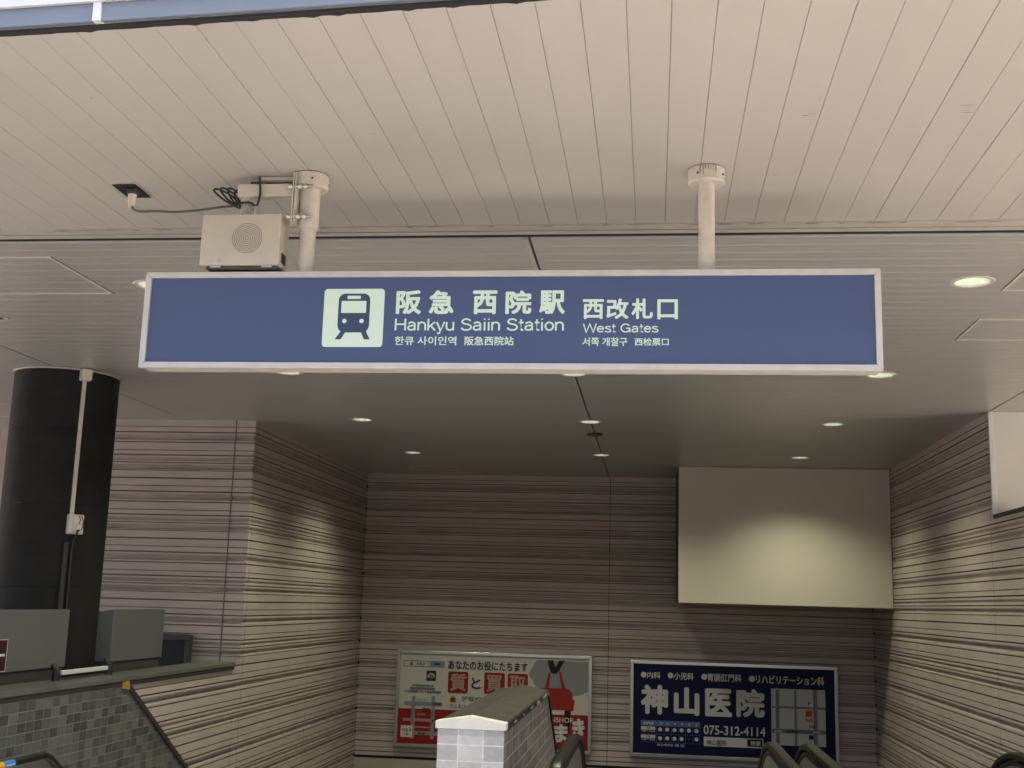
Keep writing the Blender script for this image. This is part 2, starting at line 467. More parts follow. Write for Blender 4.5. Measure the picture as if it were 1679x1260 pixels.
# measured positions of the writing
SIGN_TEXT = [
    ('阪', -0.7915, 2.5490, 0.0830, 0.0800),
    ('急', -0.6845, 2.5490, 0.0810, 0.0790),
    ('西', -0.5425, 2.5480, 0.0790, 0.0790),
    ('院', -0.4340, 2.5480, 0.0840, 0.0780),
    ('駅', -0.3260, 2.5480, 0.0820, 0.0780),
    ('西', -0.1950, 2.5250, 0.0660, 0.0650),
    ('改', -0.1180, 2.5260, 0.0700, 0.0670),
    ('札', -0.0405, 2.5260, 0.0670, 0.0670),
    ('口', 0.0390, 2.5240, 0.0640, 0.0650),
    ('Hankyu Saiin Station', -0.5605, 2.4690, 0.5470, 0.0520),
    ('West Gates', -0.1080, 2.4630, 0.2380, 0.0350),
    ('한큐 사이인역', -0.7315, 2.4210, 0.2010, 0.0290),
    ('阪急西院站', -0.5250, 2.4210, 0.1580, 0.0300),
    ('서쪽 개찰구', -0.1565, 2.4190, 0.1410, 0.0280),
    ('西检票口', -0.0100, 2.4190, 0.1060, 0.0250),
]
PICTO = [
    ('plate', -0.9725, 2.4970, 0.2010, 0.1940),
    ('body', -0.9715, 2.5130, 0.1050, 0.1300),
    ('slot', -0.9730, 2.5650, 0.0440, 0.0110),
    ('window', -0.9725, 2.5330, 0.0830, 0.0400),
    ('lamp', -1.0015, 2.4860, 0.0150, 0.0140),
    ('lamp', -0.9445, 2.4860, 0.0150, 0.0140),
]
PICTO_LEGS = [[(-1.004, 2.463), (-0.988, 2.463), (-1.011, 2.425), (-1.031, 2.425)], [(-0.951, 2.463), (-0.935, 2.463), (-0.914, 2.425), (-0.934, 2.425)], [(-1.008, 2.45), (-0.928, 2.451), (-0.924, 2.458), (-1.013, 2.458)]]
PAWN_TEXT = [
    ('あなたのお役にたちます', -1.7700, 0.9290, 0.8660, 0.0990),
    ('質', -2.0870, 0.7470, 0.1780, 0.1810),
    ('と', -1.8920, 0.7440, 0.1040, 0.1160),
    ('買', -1.6950, 0.7490, 0.1740, 0.1770),
    ('取', -1.4410, 0.7510, 0.1740, 0.1770),
    ('プラチナ', -1.8965, 0.5790, 0.3050, 0.0520),
    ('・ジュエリー', -2.0795, 0.4970, 0.2490, 0.0410),
    ('PAWNSHOP', -1.0390, 0.3970, 0.4080, 0.0520),
    ('ま', -0.9660, 0.2610, 0.1520, 0.1890),
    ('き', -0.7815, 0.3000, 0.1330, 0.2400),
    ('質', -2.6080, 0.9260, 0.0340, 0.0290),
    ('やまき', -2.5070, 0.9270, 0.0900, 0.0290),
    ('検索', -2.3235, 0.9300, 0.0690, 0.0250),
    ('全国質屋組合連合会', -2.4730, 0.7000, 0.2360, 0.0240),
    ('京都府質屋協同組合加盟店', -2.4755, 0.6680, 0.2850, 0.0260),
    ('ATF全国質屋ブランド品協会加盟店', -2.4750, 0.6350, 0.4100, 0.0290),
    ('金', -2.1390, 0.5650, 0.0500, 0.0410),
    ('ATF', -2.3860, 0.7990, 0.0700, 0.0410),
    ('ジョーシン', -2.4740, 0.5520, 0.1240, 0.0270),
    ('四条通', -2.3165, 0.5100, 0.0910, 0.0270),
    ('西院', -2.4300, 0.4550, 0.0840, 0.0320),
    ('西', -2.5795, 0.4470, 0.0190, 0.0230),
    ('大', -2.5775, 0.4020, 0.0190, 0.0230),
    ('路', -2.5745, 0.3360, 0.0190, 0.0220),
    ('佐', -2.3570, 0.4190, 0.0220, 0.0230),
    ('井', -2.3555, 0.3850, 0.0210, 0.0230),
    ('通', -2.3535, 0.3340, 0.0210, 0.0290),
    ('西院神社', -2.4790, 0.3960, 0.1000, 0.0270),
    ('高辻通', -2.4705, 0.2000, 0.0810, 0.0230),
    ('やまき', -2.6315, 0.2280, 0.1050, 0.0430),
    ('P有', -2.6345, 0.1830, 0.0570, 0.0240),
]
PAWN_RECT = [
    ('red', -2.0900, 0.7460, 0.2200, 0.2270),
    ('red', -1.6930, 0.7490, 0.2240, 0.2250),
    ('red', -1.4410, 0.7490, 0.2180, 0.2220),
    ('outline', -2.4710, 0.9280, 0.4420, 0.0580),
    ('blue', -2.3265, 0.9310, 0.1530, 0.0470),
    ('green', -2.3860, 0.8050, 0.1060, 0.1080),
    ('road', -2.4605, 0.5090, 0.4250, 0.0410),
    ('road', -2.5695, 0.3660, 0.0410, 0.4490),
    ('road', -2.3525, 0.3680, 0.0410, 0.4550),
    ('thin', -2.5245, 0.3380, 0.3110, 0.0280),
    ('thin', -2.4665, 0.2630, 0.1710, 0.0140),
    ('road', -2.3520, 0.2030, 0.4220, 0.0390),
    ('white', -2.6325, 0.2150, 0.1270, 0.1200),
]
PAWN_POLY = [('grey', [(-1.241, 1.01), (-0.685, 1.005), (-0.685, 0.695), (-0.776, 0.658), (-0.855, 0.643), (-1.079, 0.619), (-1.241, 0.728), (-1.327, 0.864)]), ('dark', [(-1.125, 1.013), (-1.066, 1.013), (-1.041, 0.941), (-1.02, 0.968), (-0.997, 1.014), (-0.934, 1.012), (-0.977, 0.95), (-0.995, 0.904), (-1.038, 0.867), (-1.085, 0.882), (-1.107, 0.939)]), ('red', [(-1.111, 0.885), (-1.087, 0.878), (-1.107, 0.714), (-1.147, 0.712)]), ('red', [(-1.003, 0.898), (-0.979, 0.895), (-0.929, 0.72), (-0.965, 0.719)]), ('red', [(-1.24, 0.718), (-0.949, 0.726), (-0.889, 0.715), (-0.853, 0.672), (-0.844, 0.615), (-0.825, 0.597), (-0.839, 0.49), (-0.944, 0.497), (-1.235, 0.496)]), ('dark', [(-0.934, 0.497), (-0.863, 0.495), (-0.869, 0.372), (-0.887, 0.271), (-0.911, 0.27), (-0.922, 0.37)]), ('white', [(-1.235, 0.492), (-0.938, 0.494), (-0.937, 0.451), (-1.234, 0.45)]), ('yellow', [(-2.174, 0.578), (-2.141, 0.608), (-2.104, 0.581), (-2.102, 0.535), (-2.172, 0.532)])]
PAWN_RED_TOP = [(-2.751, 0.447), (-0.683, 0.461)]
CLINIC_TEXT = [
    ('内科', 0.0100, 0.8950, 0.1400, 0.0690),
    ('小児科', 0.3250, 0.8950, 0.2060, 0.0760),
    ('胃腸肛門科', 0.7505, 0.8940, 0.3490, 0.0810),
    ('リハビリテーション科', 1.4240, 0.8920, 0.7000, 0.0910),
    ('神', 0.0185, 0.6460, 0.2850, 0.3030),
    ('山', 0.3550, 0.6380, 0.2660, 0.2890),
    ('医', 0.6870, 0.6380, 0.2780, 0.2860),
    ('院', 1.0175, 0.6440, 0.2930, 0.2890),
    ('075-312-4114', 0.8500, 0.3580, 0.6360, 0.0930),
    ('神山医院', 0.6645, 0.2320, 0.2010, 0.0550),
    ('検索', 1.0645, 0.2420, 0.1030, 0.0470),
    ('診療時間', -0.0420, 0.4020, 0.1080, 0.0300),
    ('月', 0.0850, 0.4040, 0.0280, 0.0280),
    ('火', 0.1590, 0.4040, 0.0280, 0.0290),
    ('水', 0.2350, 0.4040, 0.0280, 0.0290),
    ('木', 0.3090, 0.4050, 0.0280, 0.0290),
    ('金', 0.3845, 0.4050, 0.0270, 0.0280),
    ('土', 0.4580, 0.4050, 0.0280, 0.0280),
    ('午前', -0.0425, 0.3530, 0.0450, 0.0190),
    ('午後', -0.0415, 0.2690, 0.0450, 0.0190),
    ('9:00～12:30', -0.0435, 0.3230, 0.1410, 0.0220),
    ('5:30～8:00', -0.0430, 0.2390, 0.1400, 0.0220),
    ('休診日 木曜日午後・日曜・祝日', 0.1880, 0.1870, 0.2840, 0.0270),
    ('P', 1.6235, 0.6630, 0.0370, 0.0410),
    ('四条通', 1.4460, 0.3740, 0.1040, 0.0340),
    ('西院駅', 1.6480, 0.4300, 0.0620, 0.0270),
    ('N', 1.7480, 0.7770, 0.0220, 0.0160),
    ('当院', 1.6155, 0.4940, 0.0850, 0.0390),
]
CLINIC_DOT = [
    ('o', -0.0960, 0.8970, 0.0600, 0.0590),
    ('o', 0.1870, 0.8970, 0.0600, 0.0610),
    ('o', 0.5400, 0.8970, 0.0620, 0.0630),
    ('o', 1.0345, 0.8930, 0.0610, 0.0650),
    ('o', 0.0800, 0.3420, 0.0420, 0.0410),
    ('o', 0.1540, 0.3420, 0.0420, 0.0400),
    ('o', 0.2300, 0.3410, 0.0420, 0.0410),
    ('o', 0.3040, 0.3410, 0.0420, 0.0410),
    ('o', 0.3800, 0.3420, 0.0420, 0.0410),
    ('o', 0.4570, 0.3410, 0.0420, 0.0410),
    ('o', 0.0800, 0.2530, 0.0420, 0.0410),
    ('o', 0.1540, 0.2540, 0.0420, 0.0410),
    ('o', 0.2300, 0.2540, 0.0420, 0.0400),
    ('o', 0.3040, 0.2540, 0.0420, 0.0410),
    ('o', 0.4570, 0.2550, 0.0420, 0.0400),
    ('s', 1.2745, 0.3730, 0.0190, 0.0190),
    ('s', 1.3005, 0.3740, 0.0190, 0.0190),
    ('s', 1.3255, 0.3740, 0.0190, 0.0190),
    ('s', 1.6640, 0.3760, 0.0200, 0.0190),
    ('s', 1.6885, 0.3750, 0.0190, 0.0190),
    ('s', 1.7125, 0.3750, 0.0190, 0.0180),
]
CLINIC_RECT = [
    ('head', 0.1850, 0.4030, 0.6140, 0.0570),
    ('bar', -0.0460, 0.3510, 0.1500, 0.0320),
    ('bar', -0.0455, 0.2670, 0.1510, 0.0320),
    ('bar', 0.8395, 0.2400, 0.6130, 0.0940),
    ('navy2', 1.0595, 0.2430, 0.1570, 0.0730),
    ('map', 1.5070, 0.5180, 0.5520, 0.5700),
    ('road', 1.2955, 0.5090, 0.0370, 0.5660),
    ('roadthin', 1.4795, 0.5140, 0.0250, 0.5600),
    ('road', 1.6805, 0.5220, 0.0410, 0.5590),
    ('roadthin', 1.5085, 0.6160, 0.5470, 0.0210),
    ('road', 1.5110, 0.3760, 0.5460, 0.0430),
    ('orange', 1.6140, 0.5620, 0.0660, 0.0630),
    ('navy', 1.6345, 0.3240, 0.0470, 0.0440),
    ('white', 1.6220, 0.6630, 0.0620, 0.0570),
    ('line', 0.1870, 0.3800, 0.6160, 0.0020),
    ('line', 0.1870, 0.2940, 0.6160, 0.0030),
    ('line', 0.1870, 0.2100, 0.6140, 0.0020),
    ('line', 0.0465, 0.3140, 0.0030, 0.2230),
    ('line', 0.1220, 0.3180, 0.0020, 0.2230),
    ('line', 0.1975, 0.3210, 0.0030, 0.2230),
    ('line', 0.2715, 0.3240, 0.0030, 0.2230),
    ('line', 0.3455, 0.3270, 0.0030, 0.2230),
    ('line', 0.4205, 0.3300, 0.0030, 0.2230),
    ('line', 0.4935, 0.3320, 0.0030, 0.2230),
    ('dash', 0.3830, 0.2570, 0.0220, 0.0040),
    ('orange2', 1.6170, 0.4940, 0.0980, 0.0430),
]
FRAMES = [
    ('pawn', -1.7060, 0.5630, 2.1220, 1.0160),
    ('clinic', 0.8400, 0.5560, 2.1420, 0.9470),
]


# ---------------------------------------------------------------- main dimensions
XL, XR, YB = -3.21, 2.30, 13.0          # side walls and back wall of the stairwell
YN = 9.135                               # where the left side wall turns to face the street
CZ = 3.0                                 # ceiling height
SLOPE = 0.595                            # fall of stairs and escalators

# ---------------------------------------------------------------- ground, road; unseen pale patch shaped to bounce sun onto the soffit
g = MB()
HX0, HX1, HY0, HY1 = XL, XR, 6.9, 17.0
for x0, x1, y0, y1 in ((-400, 400, 1.0, HY0), (-400, HX0, HY0, HY1), (HX1, 400, HY0, HY1), (-400, 400, HY1, 600)):
    g.add([(x0, y0, 0), (x1, y0, 0), (x1, y1, 0), (x0, y1, 0)], [(0, 1, 2, 3)])
tag(g.build("pavement", M['paving']), kind='structure')
g = MB().add([(-400, -400, -0.14), (400, -400, -0.14), (400, 1.0, -0.14), (-400, 1.0, -0.14)], [(0, 1, 2, 3)])
tag(g.build("road", M['asphalt']), kind='structure')
g = MB().box(-400, 400, 0.82, 1.0, -0.139, 0.004)  # unseen; kerb line drawn in to shorten the pale sunlit strip
tag(g.build("kerb", M['stair_stone']), kind='structure')

g = MB()
for x0, x1 in ((-60, -0.5), (3.0, 60)):
    g.add([(x0, 1.01, 0.004), (x1, 1.01, 0.004), (x1, 3.9, 0.004), (x0, 3.9, 0.004)], [(0, 1, 2, 3)])
tag(g.build("path", M['bounce_limit']), kind='structure')  # unseen grey sheets added to keep the bounce on the soffit narrow

# ---------------------------------------------------------------- canopy over the pavement
canopy = thing("canopy", "pale slatted canopy soffit over the pavement with blue grey front fascia", "canopy", (0, 3.4, CZ))
def edge_y(x):
    return 2.5195 - 0.0716*x - 0.0034*(min(x, -0.25) + 0.25)**2
PIT, J0 = 0.1075, 0.1425
s = MB()
for k in range(-62, 62):
    a, b = J0 + k*PIT + 0.0006, J0 + (k+1)*PIT - 0.0006
    dz = 0.0007*random.uniform(-1, 1)
    y1 = 4.208
    ya, yb = edge_y(a), edge_y(b)
    c = 0.0010
    zb = CZ + dz
    # small folded lip down each side of the strip, panel body above
    prof = [(a, zb+0.014), (a, zb+c), (a+c, zb), (b-c, zb), (b, zb+c), (b, zb+0.014)]
    def ye(x): return ya + (yb-ya)*(x-a)/(b-a)
    vs = [(x, ye(x), z) for x, z in prof] + [(x, y1, z) for x, z in prof]
    n = len(prof)
    s.add(vs, [(i, i+1, n+i+1, n+i) for i in range(n-1)] + [tuple(range(n))[::-1], tuple(range(n, 2*n))])
s.build("soffit", M['soffit'], canopy, fix=True)
s = MB()
for px_, py_, l, w in ((0.420, 3.249, 0.006, 0.003), (0.428, 3.250, 0.005, 0.003), (0.440, 3.2375, 0.014, 0.0012), (0.452, 3.239, 0.009, 0.001), (0.86, 3.20, 0.03, 0.0015), (0.872, 3.25, 0.025, 0.0012), (-0.86, 3.32, 0.012, 0.001), (-1.62, 3.02, 0.004, 0.003)):
    n = 9
    s.add([(px_+l*math.cos(2*math.pi*i/n)*random.uniform(.7, 1), py_+w*math.sin(2*math.pi*i/n)*random.uniform(.6, 1), CZ-0.0012) for i in range(n)], [tuple(range(n))])
s.build("scuff_pattern", M['dirt'], canopy)
# end profile of the soffit: light angle, slot, light rail, dark gap
s = MB()
s.box(-6.6, 6.8, 4.2085, 4.262, CZ-0.006, CZ+0.012)
s.box(-6.6, 6.8, 4.284, 4.322, CZ-0.003, CZ+0.012)
s.build("edge_rail", M['ceil_trim'], canopy, bevel=0.002)
s = MB().box(-6.6, 6.8, 4.2625, 4.2835, CZ+0.002, CZ+0.012)
s.build("edge_slot", M['dark_gap'], canopy)
s = MB()
for k in range(-62, 62):                   # sealant smears where each strip meets the rail
    x = J0 + k*PIT + random.uniform(-0.01, 0.01)
    if -4 < x < 4 and random.random() < 0.75:
        w = random.uniform(0.012, 0.05)
        n = 9
        yc = 4.2085
        s.add([(x+w*math.cos(2*math.pi*i/n)*random.uniform(.7, 1), yc+0.0035*math.sin(2*math.pi*i/n)*random.uniform(.4, 1), CZ-0.0068) for i in range(n)], [tuple(range(n))])
s.build("stain_pattern", M['dirt'], canopy)
# front edge: ragged black gasket and blue-grey fascia with white frame
xs = [-6.6 + 0.022*i for i in range(int(13.3/0.022))]
s = MB()
lo = []
for x in xs:
    lo.append((x, edge_y(x) + 0.003 + 0.004*random.random()**2))
vs, fs = [], []
for i, (x, y) in enumerate(lo):
    rag = 0.003*random.random() + (0.006 if random.random() < 0.06 else 0)
    vs += [(x, edge_y(x)+0.006+rag, CZ-0.0025), (x, edge_y(x)-0.010, CZ-0.0025), (x, edge_y(x)-0.010, CZ+0.006), (x, edge_y(x)+0.006+rag, CZ+0.012)]
for i in range(len(lo)-1):
    for k in range(4):
        fs.append((i*4+k, i*4+(k+1) % 4, i*4+4+(k+1) % 4, i*4+4+k))
s.add(vs, fs)
s.build("edge_gasket", M['rubber'], canopy)
def strip(mb, x0, x1, d0, d1, z0, z1, step=0.3):
    n = max(1, int((x1-x0)/step))
    vs, fs = [], []
    for i in range(n+1):
        x = x0 + (x1-x0)*i/n
        y = edge_y(x)
        vs += [(x, y-d0, z0), (x, y-d1, z0), (x, y-d1, z1), (x, y-d0, z1)]
    for i in range(n):
        for k in range(4):
            fs.append((i*4+k, i*4+(k+1) % 4, i*4+4+(k+1) % 4, i*4+4+k))
    fs += [(0, 1, 2, 3), tuple(n*4+k for k in (3, 2, 1, 0))]
    mb.add(vs, fs)
s = MB().box(-6.6, 6.8, 2.80, 4.30, CZ+0.016, CZ+0.07)
strip(s, -6.5, 6.7, -0.004, -0.70, CZ+0.0155, CZ+0.066)
s.build("soffit_backing", M['seam'], canopy)
mull = [-1.395 + 1.55*k for k in range(-3, 6)]
for i in range(len(mull)-1):
    s = MB()
    strip(s, mull[i]+0.011, mull[i+1]-0.011, 0.012, 0.024, CZ+0.0075, CZ+0.056)
    s.build("fascia_panel", M['fascia'], canopy)
for x in mull:
    s = MB()
    strip(s, x-0.0105, x+0.0105, 0.010, 0.031, CZ+0.006, CZ+0.0565, 0.05)
    s.build("mullion", M['white_metal'], canopy)
s = MB()
strip(s, -6.5, 6.5, 0.008, 0.034, CZ+0.057, CZ+0.092)
s.build("top_rail", M['white_metal'], canopy)
s = MB()
strip(s, -6.5, 6.5, 0.010, 0.038, CZ+0.094, CZ+0.34)
s.build("upper_fascia", M['ivory_worn'], canopy)
s = MB().box(-6.5, 6.7, 2.80, 4.33, CZ+0.075, CZ+0.34)
s.build("roof_deck", M['roof'], canopy)

# ---------------------------------------------------------------- hall ceiling
ceil = thing("hall_ceiling", "dark beige slatted ceiling of the station hall with recessed lamps in rows", "ceiling", (0, 8.6, CZ))
LAMPS = [(x, y) for x in (-2.302, -0.495, 1.338) for y in (5.03, 7.087, 9.015, 11.045)]
RP = 0.0995
Y0C = 4.383
def ceiling_piece(x0, x1, y1=YB+0.1):
    prof = []
    y = Y0C
    prof.append((y, CZ+0.05))
    while y < y1:
        yy = min(y+RP, y1)
        prof += [(y+0.0012, CZ+0.005), (y+0.0040, CZ), (yy-0.0020, CZ), (yy-0.0006, CZ+0.005)]
        y += RP
    prof.append((y1, CZ+0.05))
    return MB().prism(prof, 'X', x0, x1)
cut = MB()
for x, y in LAMPS:
    cut.lathe([(0.0, CZ-0.03), (0.083, CZ-0.03), (0.083, CZ+0.09), (0.0, CZ+0.09)], x, y, 32)
co = cut.build("cutter", M['dark_gap'])
bmx = bmesh.new(); bmx.from_mesh(co.data); bmesh.ops.remove_doubles(bmx, verts=bmx.verts, dist=1e-5); bmesh.ops.recalc_face_normals(bmx, faces=bmx.faces); bmx.to_mesh(co.data); bmx.free()
for x0, x1 in ((-10.0, -3.812), (-3.796, -0.494), (-0.484, 2.294), (2.306, 8.0)):
    o = ceiling_piece(x0, x1).build("ceiling_panel", M['ceil'], ceil)
    md = o.modifiers.new("cut", 'BOOLEAN')
    md.operation = 'DIFFERENCE'
    md.solver = 'EXACT'
    md.object = co
    dg = bpy.context.evaluated_depsgraph_get()
    me2 = bpy.data.meshes.new_from_object(o.evaluated_get(dg))
    o.modifiers.clear()
    o.data = me2
bpy.data.objects.remove(co)
s = MB()
yb_ = Y0C
for yl in (5.03, 7.087, 9.015, 11.045, YB+0.096):
    s.box(-0.514, -0.4945, yb_, yl-0.096, CZ-0.0035, CZ-0.0005)
    yb_ = yl+0.096
s.build("joint_bar", M['ceil_trim'], ceil)
s = MB().box(-10, 8, 4.31, 17.5, CZ+0.20, CZ+0.45)
s.build("roof_slab", M['roof'], ceil)
s = MB()
for x in (-3.803, -0.489, 2.30):
    s.box(x-0.03, x+0.03, Y0C, YB, CZ+0.051, CZ+0.06)
s.box(-10, 8, 4.32, Y0C+0.004, CZ+0.0505, CZ+0.056)
s.build("joint_backing", M['dark_gap'], ceil)
s = MB().box(-10, 8, 4.323, 4.3815, CZ+0.008, CZ+0.05)
s.build("front_closer", M['dark_gap'], ceil)
def hatch(x0, x1, y0, y1, w=0.012):
    p = MB()
    p.box(x0, x1, y0, y0+w, CZ-0.0035, CZ-0.0004)
    p.box(x0, x1, y1-w, y1, CZ-0.0035, CZ-0.0004)
    p.box(x0, x0+w, y0+w, y1-w, CZ-0.0035, CZ-0.0004)
    p.box(x1-w, x1, y0+w, y1-w, CZ-0.0035, CZ-0.0004)
    o = p.build("access_hatch", M['hatch_trim'], ceil)
    q = MB()
    d = 0.004
    q.box(x0-d, x0-0.0005, y0-d, y1+d, CZ-0.0012, CZ+0.0005)
    q.box(x1+0.0005, x1+d, y0-d, y1+d, CZ-0.0012, CZ+0.0005)
    q.box(x0, x1, y1+0.0005, y1+d, CZ-0.0012, CZ+0.0005)
    q.build("hatch_gap", M['dark_gap'], o)
hatch(-3.15, -2.565, 4.572, 5.178)
hatch(1.537, 2.14, 5.695, 6.14)
hatch(1.497, 2.14, 4.58, 5.172)
hatch(-2.58, -2.05, 12.16, 12.55)
hatch(-5.6, -4.93, 8.40, 9.05)

# ---------------------------------------------------------------- recessed lamps
def downlight(x, y, label):
    t = thing("downlight", label, "ceiling lamp", (x, y, CZ), "recessed lamps in the hall ceiling")
    MB().lathe([(0.072, CZ+0.004), (0.073, CZ-0.0035), (0.088, CZ-0.0045), (0.0925, CZ-0.0005), (0.0925, CZ+0.001), (0.082, CZ+0.001), (0.081, CZ+0.006)], x, y, 40, closed=True).build("trim_ring", M['trim_ring'], t, smooth=True)
    MB().lathe([(0.072, CZ+0.003), (0.068, CZ+0.03), (0.056, CZ+0.055), (0.034, CZ+0.072), (0.001, CZ+0.078)], x, y, 40).build("reflector", M['reflector'], t, smooth=True, fix=False)
    b = MB()
    b.tube([(x-0.032, y-0.018, CZ+0.030), (x+0.032, y-0.018, CZ+0.030)], 0.0085, 10)
    b.tube([(x-0.032, y+0.018, CZ+0.030), (x+0.032, y+0.018, CZ+0.030)], 0.0085, 10)
    b.build("lamp_tube", M['tube'], t, smooth=True)
    ld = bpy.data.lights.new("lamp_light", 'SPOT')
    ld.energy = SPOT_W
    ld.color = LAMP_COL
    ld.spot_size = R(130)
    ld.spot_blend = 1.0
    ld.shadow_soft_size = 0.05
    lo_ = bpy.data.objects.new("lamp_light", ld)
    COL.objects.link(lo_)
    lo_.location = (0, 0, -0.012)
    lo_.parent = t
    return t
ROWS = ["front row nearest the street", "second row at the sign's lower edge", "third row from the street", "row nearest the back wall"]
COLS = ["left", "middle", "right"]
for i, (x, y) in enumerate(LAMPS):
    if i == 4 + 0:      # the one wholly hidden behind the sign is still built
        pass
    downlight(x, y, "recessed ceiling lamp in the %s column, %s" % (COLS[i//4], ROWS[i % 4]))

t = thing("ceiling_vent", "thin dark round ceiling fitting on the joint between two lamps", "ceiling fitting", (-0.487, 9.64, CZ))
MB().lathe([(0.001, CZ-0.020), (0.060, CZ-0.018), (0.066, CZ-0.010), (0.066, CZ-0.004)], -0.487, 9.64, 32).build("cover_plate", M['edge_dark'], t, smooth=True)
MB().lathe([(0.03, CZ-0.004), (0.03, CZ+0.002)], -0.487, 9.64, 24).build("neck", M['black'], t, smooth=True)
t = thing("ceiling_speaker", "small round ceiling speaker beside the access hatch at far left", "speaker", (-3.44, 5.645, CZ))
MB().lathe([(0.045, CZ-0.002), (0.052, CZ-0.006), (0.068, CZ-0.006), (0.072, CZ-0.001)], -3.44, 5.645, 32).build("ring", M['ceil_trim'], t, smooth=True)
MB().lathe([(0.001, CZ-0.0025), (0.045, CZ-0.002)], -3.44, 5.645, 32).build("grille", M['machine_base'], t, smooth=True)

# ---------------------------------------------------------------- ribbed wall cladding
# one repeat of the moulding, measured down from its top (m): (start, height, depth, kind)
PER = 0.485
RIB = [(0.000, 0.006, 0.008, 1), (0.038, 0.010, 0.011, 1), (0.062, 0.028, 0.009, 2), (0.101, 0.0075, 0.008, 1), (0.121, 0.040, 0.015, 2),
       (0.166, 0.006, 0.008, 1), (0.226, 0.011, 0.012, 1), (0.291, 0.006, 0.008, 1), (0.335, 0.010, 0.011, 1), (0.358, 0.048, 0.016, 2), (0.418, 0.009, 0.010, 1)]
PH0 = 2.946 + 0.292
def rib_profile(ztop, zbot):
    """(z, inward depth, material) from top to bottom; the material is that of the face leading down from the vertex"""
    pts = [(ztop, 0.0, 0)]
    k = 0
    while True:
        base = PH0 - k*PER
        if base < zbot - PER:
            break
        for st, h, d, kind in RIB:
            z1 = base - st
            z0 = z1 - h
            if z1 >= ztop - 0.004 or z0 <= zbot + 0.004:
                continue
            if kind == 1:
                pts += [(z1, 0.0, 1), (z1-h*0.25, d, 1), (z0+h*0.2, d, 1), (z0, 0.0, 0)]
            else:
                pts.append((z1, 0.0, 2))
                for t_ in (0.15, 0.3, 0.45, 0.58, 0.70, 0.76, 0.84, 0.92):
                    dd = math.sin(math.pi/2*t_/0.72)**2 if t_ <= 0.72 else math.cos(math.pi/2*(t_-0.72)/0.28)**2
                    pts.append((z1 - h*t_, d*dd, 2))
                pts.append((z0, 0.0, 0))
        k += 1
    pts.append((zbot, 0.0, 0))
    return pts
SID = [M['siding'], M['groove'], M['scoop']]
def siding(place, ends, ztop, zbot):
    """place(t, inset, z) gives the point; ends are (t0, corner0, t1, corner1), corner -1/+1 mitres the end with the inset"""
    t0, c0, t1, c1 = ends
    mb = MB()
    pr_ = rib_profile(ztop, zbot)
    vs = []
    for z, d, m in pr_:
        vs += [place(t0 + c0*d, d, z), place(t1 + c1*d, d, z)]
    fs, mi = [], []
    for i in range(len(pr_)-1):
        mb_f = (2*i, 2*i+1, 2*i+3, 2*i+2)
        fs.append(mb_f)
        mi.append(pr_[i][2])
    n = len(mb.v)
    mb.v += vs
    mb.f += fs
    mb.mi += mi
    return mb
def siding_wall(root, place, splits, ztop, zbot, c0=0, c1=0, flip=False):
    for i in range(len(splits)-1):
        a, b = splits[i], splits[i+1]
        first, last = i == 0, i == len(splits)-2
        mb = siding(place, (a if first else a+0.0025, c0 if first else 0, b if last else b-0.0025, c1 if last else 0), ztop, zbot)
        if flip:
            mb.f = [q[::-1] for q in mb.f]
        mb.build("cladding_panel", SID, root, fix=False)

ZLOW = -0.055
# back wall
w = thing("back_wall", "ribbed grey brown wall at the back of the stairwell above the escalators", "wall", (-0.4, YB, 0))
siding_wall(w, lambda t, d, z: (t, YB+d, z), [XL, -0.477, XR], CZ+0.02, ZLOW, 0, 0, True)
MB().box(XL-0.2, XR+0.2, YB+0.02, YB+0.2, -1.3, CZ+0.05).build("wall_core", M['dark_gap'], w)
MB().box(XL, XR, YB-0.012, YB+0.019, -1.3, ZLOW-0.028).build("lintel_panel", M['lintel'], w)
MB().box(XL, XR, YB-0.004, YB+0.019, ZLOW-0.027, ZLOW-0.012).build("shadow_gap", M['dark_gap'], w)
# left side wall (above the parapet line it ends at YN, below it runs on under the parapet)
w = thing("side_wall", "ribbed side wall on the left of the stairwell, lit in pools by the lamps", "wall", (XL, 11, 0))
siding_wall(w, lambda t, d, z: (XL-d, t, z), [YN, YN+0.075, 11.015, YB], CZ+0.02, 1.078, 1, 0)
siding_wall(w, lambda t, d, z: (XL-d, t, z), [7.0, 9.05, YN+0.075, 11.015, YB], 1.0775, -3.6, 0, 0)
MB().box(XL-0.25, XL-0.02, YN+0.02, YB+0.2, -3.7, CZ+0.05).build("wall_core", M['dark_gap'], w)
# wall facing the street beside it
w = thing("front_wall", "ribbed pinkish wall facing the street between the black column and the stairwell", "wall", (-4.2, YN, 0))
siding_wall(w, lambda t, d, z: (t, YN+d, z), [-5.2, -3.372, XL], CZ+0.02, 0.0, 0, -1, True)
MB().box(-5.2, XL-0.255, YN+0.02, YN+0.25, 0, CZ+0.05).build("wall_core", M['dark_gap'], w)
MB().box(-3.3715-0.006, -3.3715+0.006, YN-0.001, YN+0.012, 1.078, CZ).build("joint_strip", M['groove'], w)
MB().box(-5.4, -5.2, YN+0.01, 10.4, 0, CZ+0.05).build("return_face", M['siding'], w)
w = thing("recessed_wall", "strip of ribbed wall behind the black column at the far left edge", "wall", (-7, 10.3, 0))
siding_wall(w, lambda t, d, z: (t, 10.3+d, z), [-10, -8.2, -5.4], CZ+0.02, 0.0, 0, 0, True)
MB().box(-10, -5.4, 10.32, 10.5, 0, CZ+0.05).build("wall_core", M['dark_gap'], w)
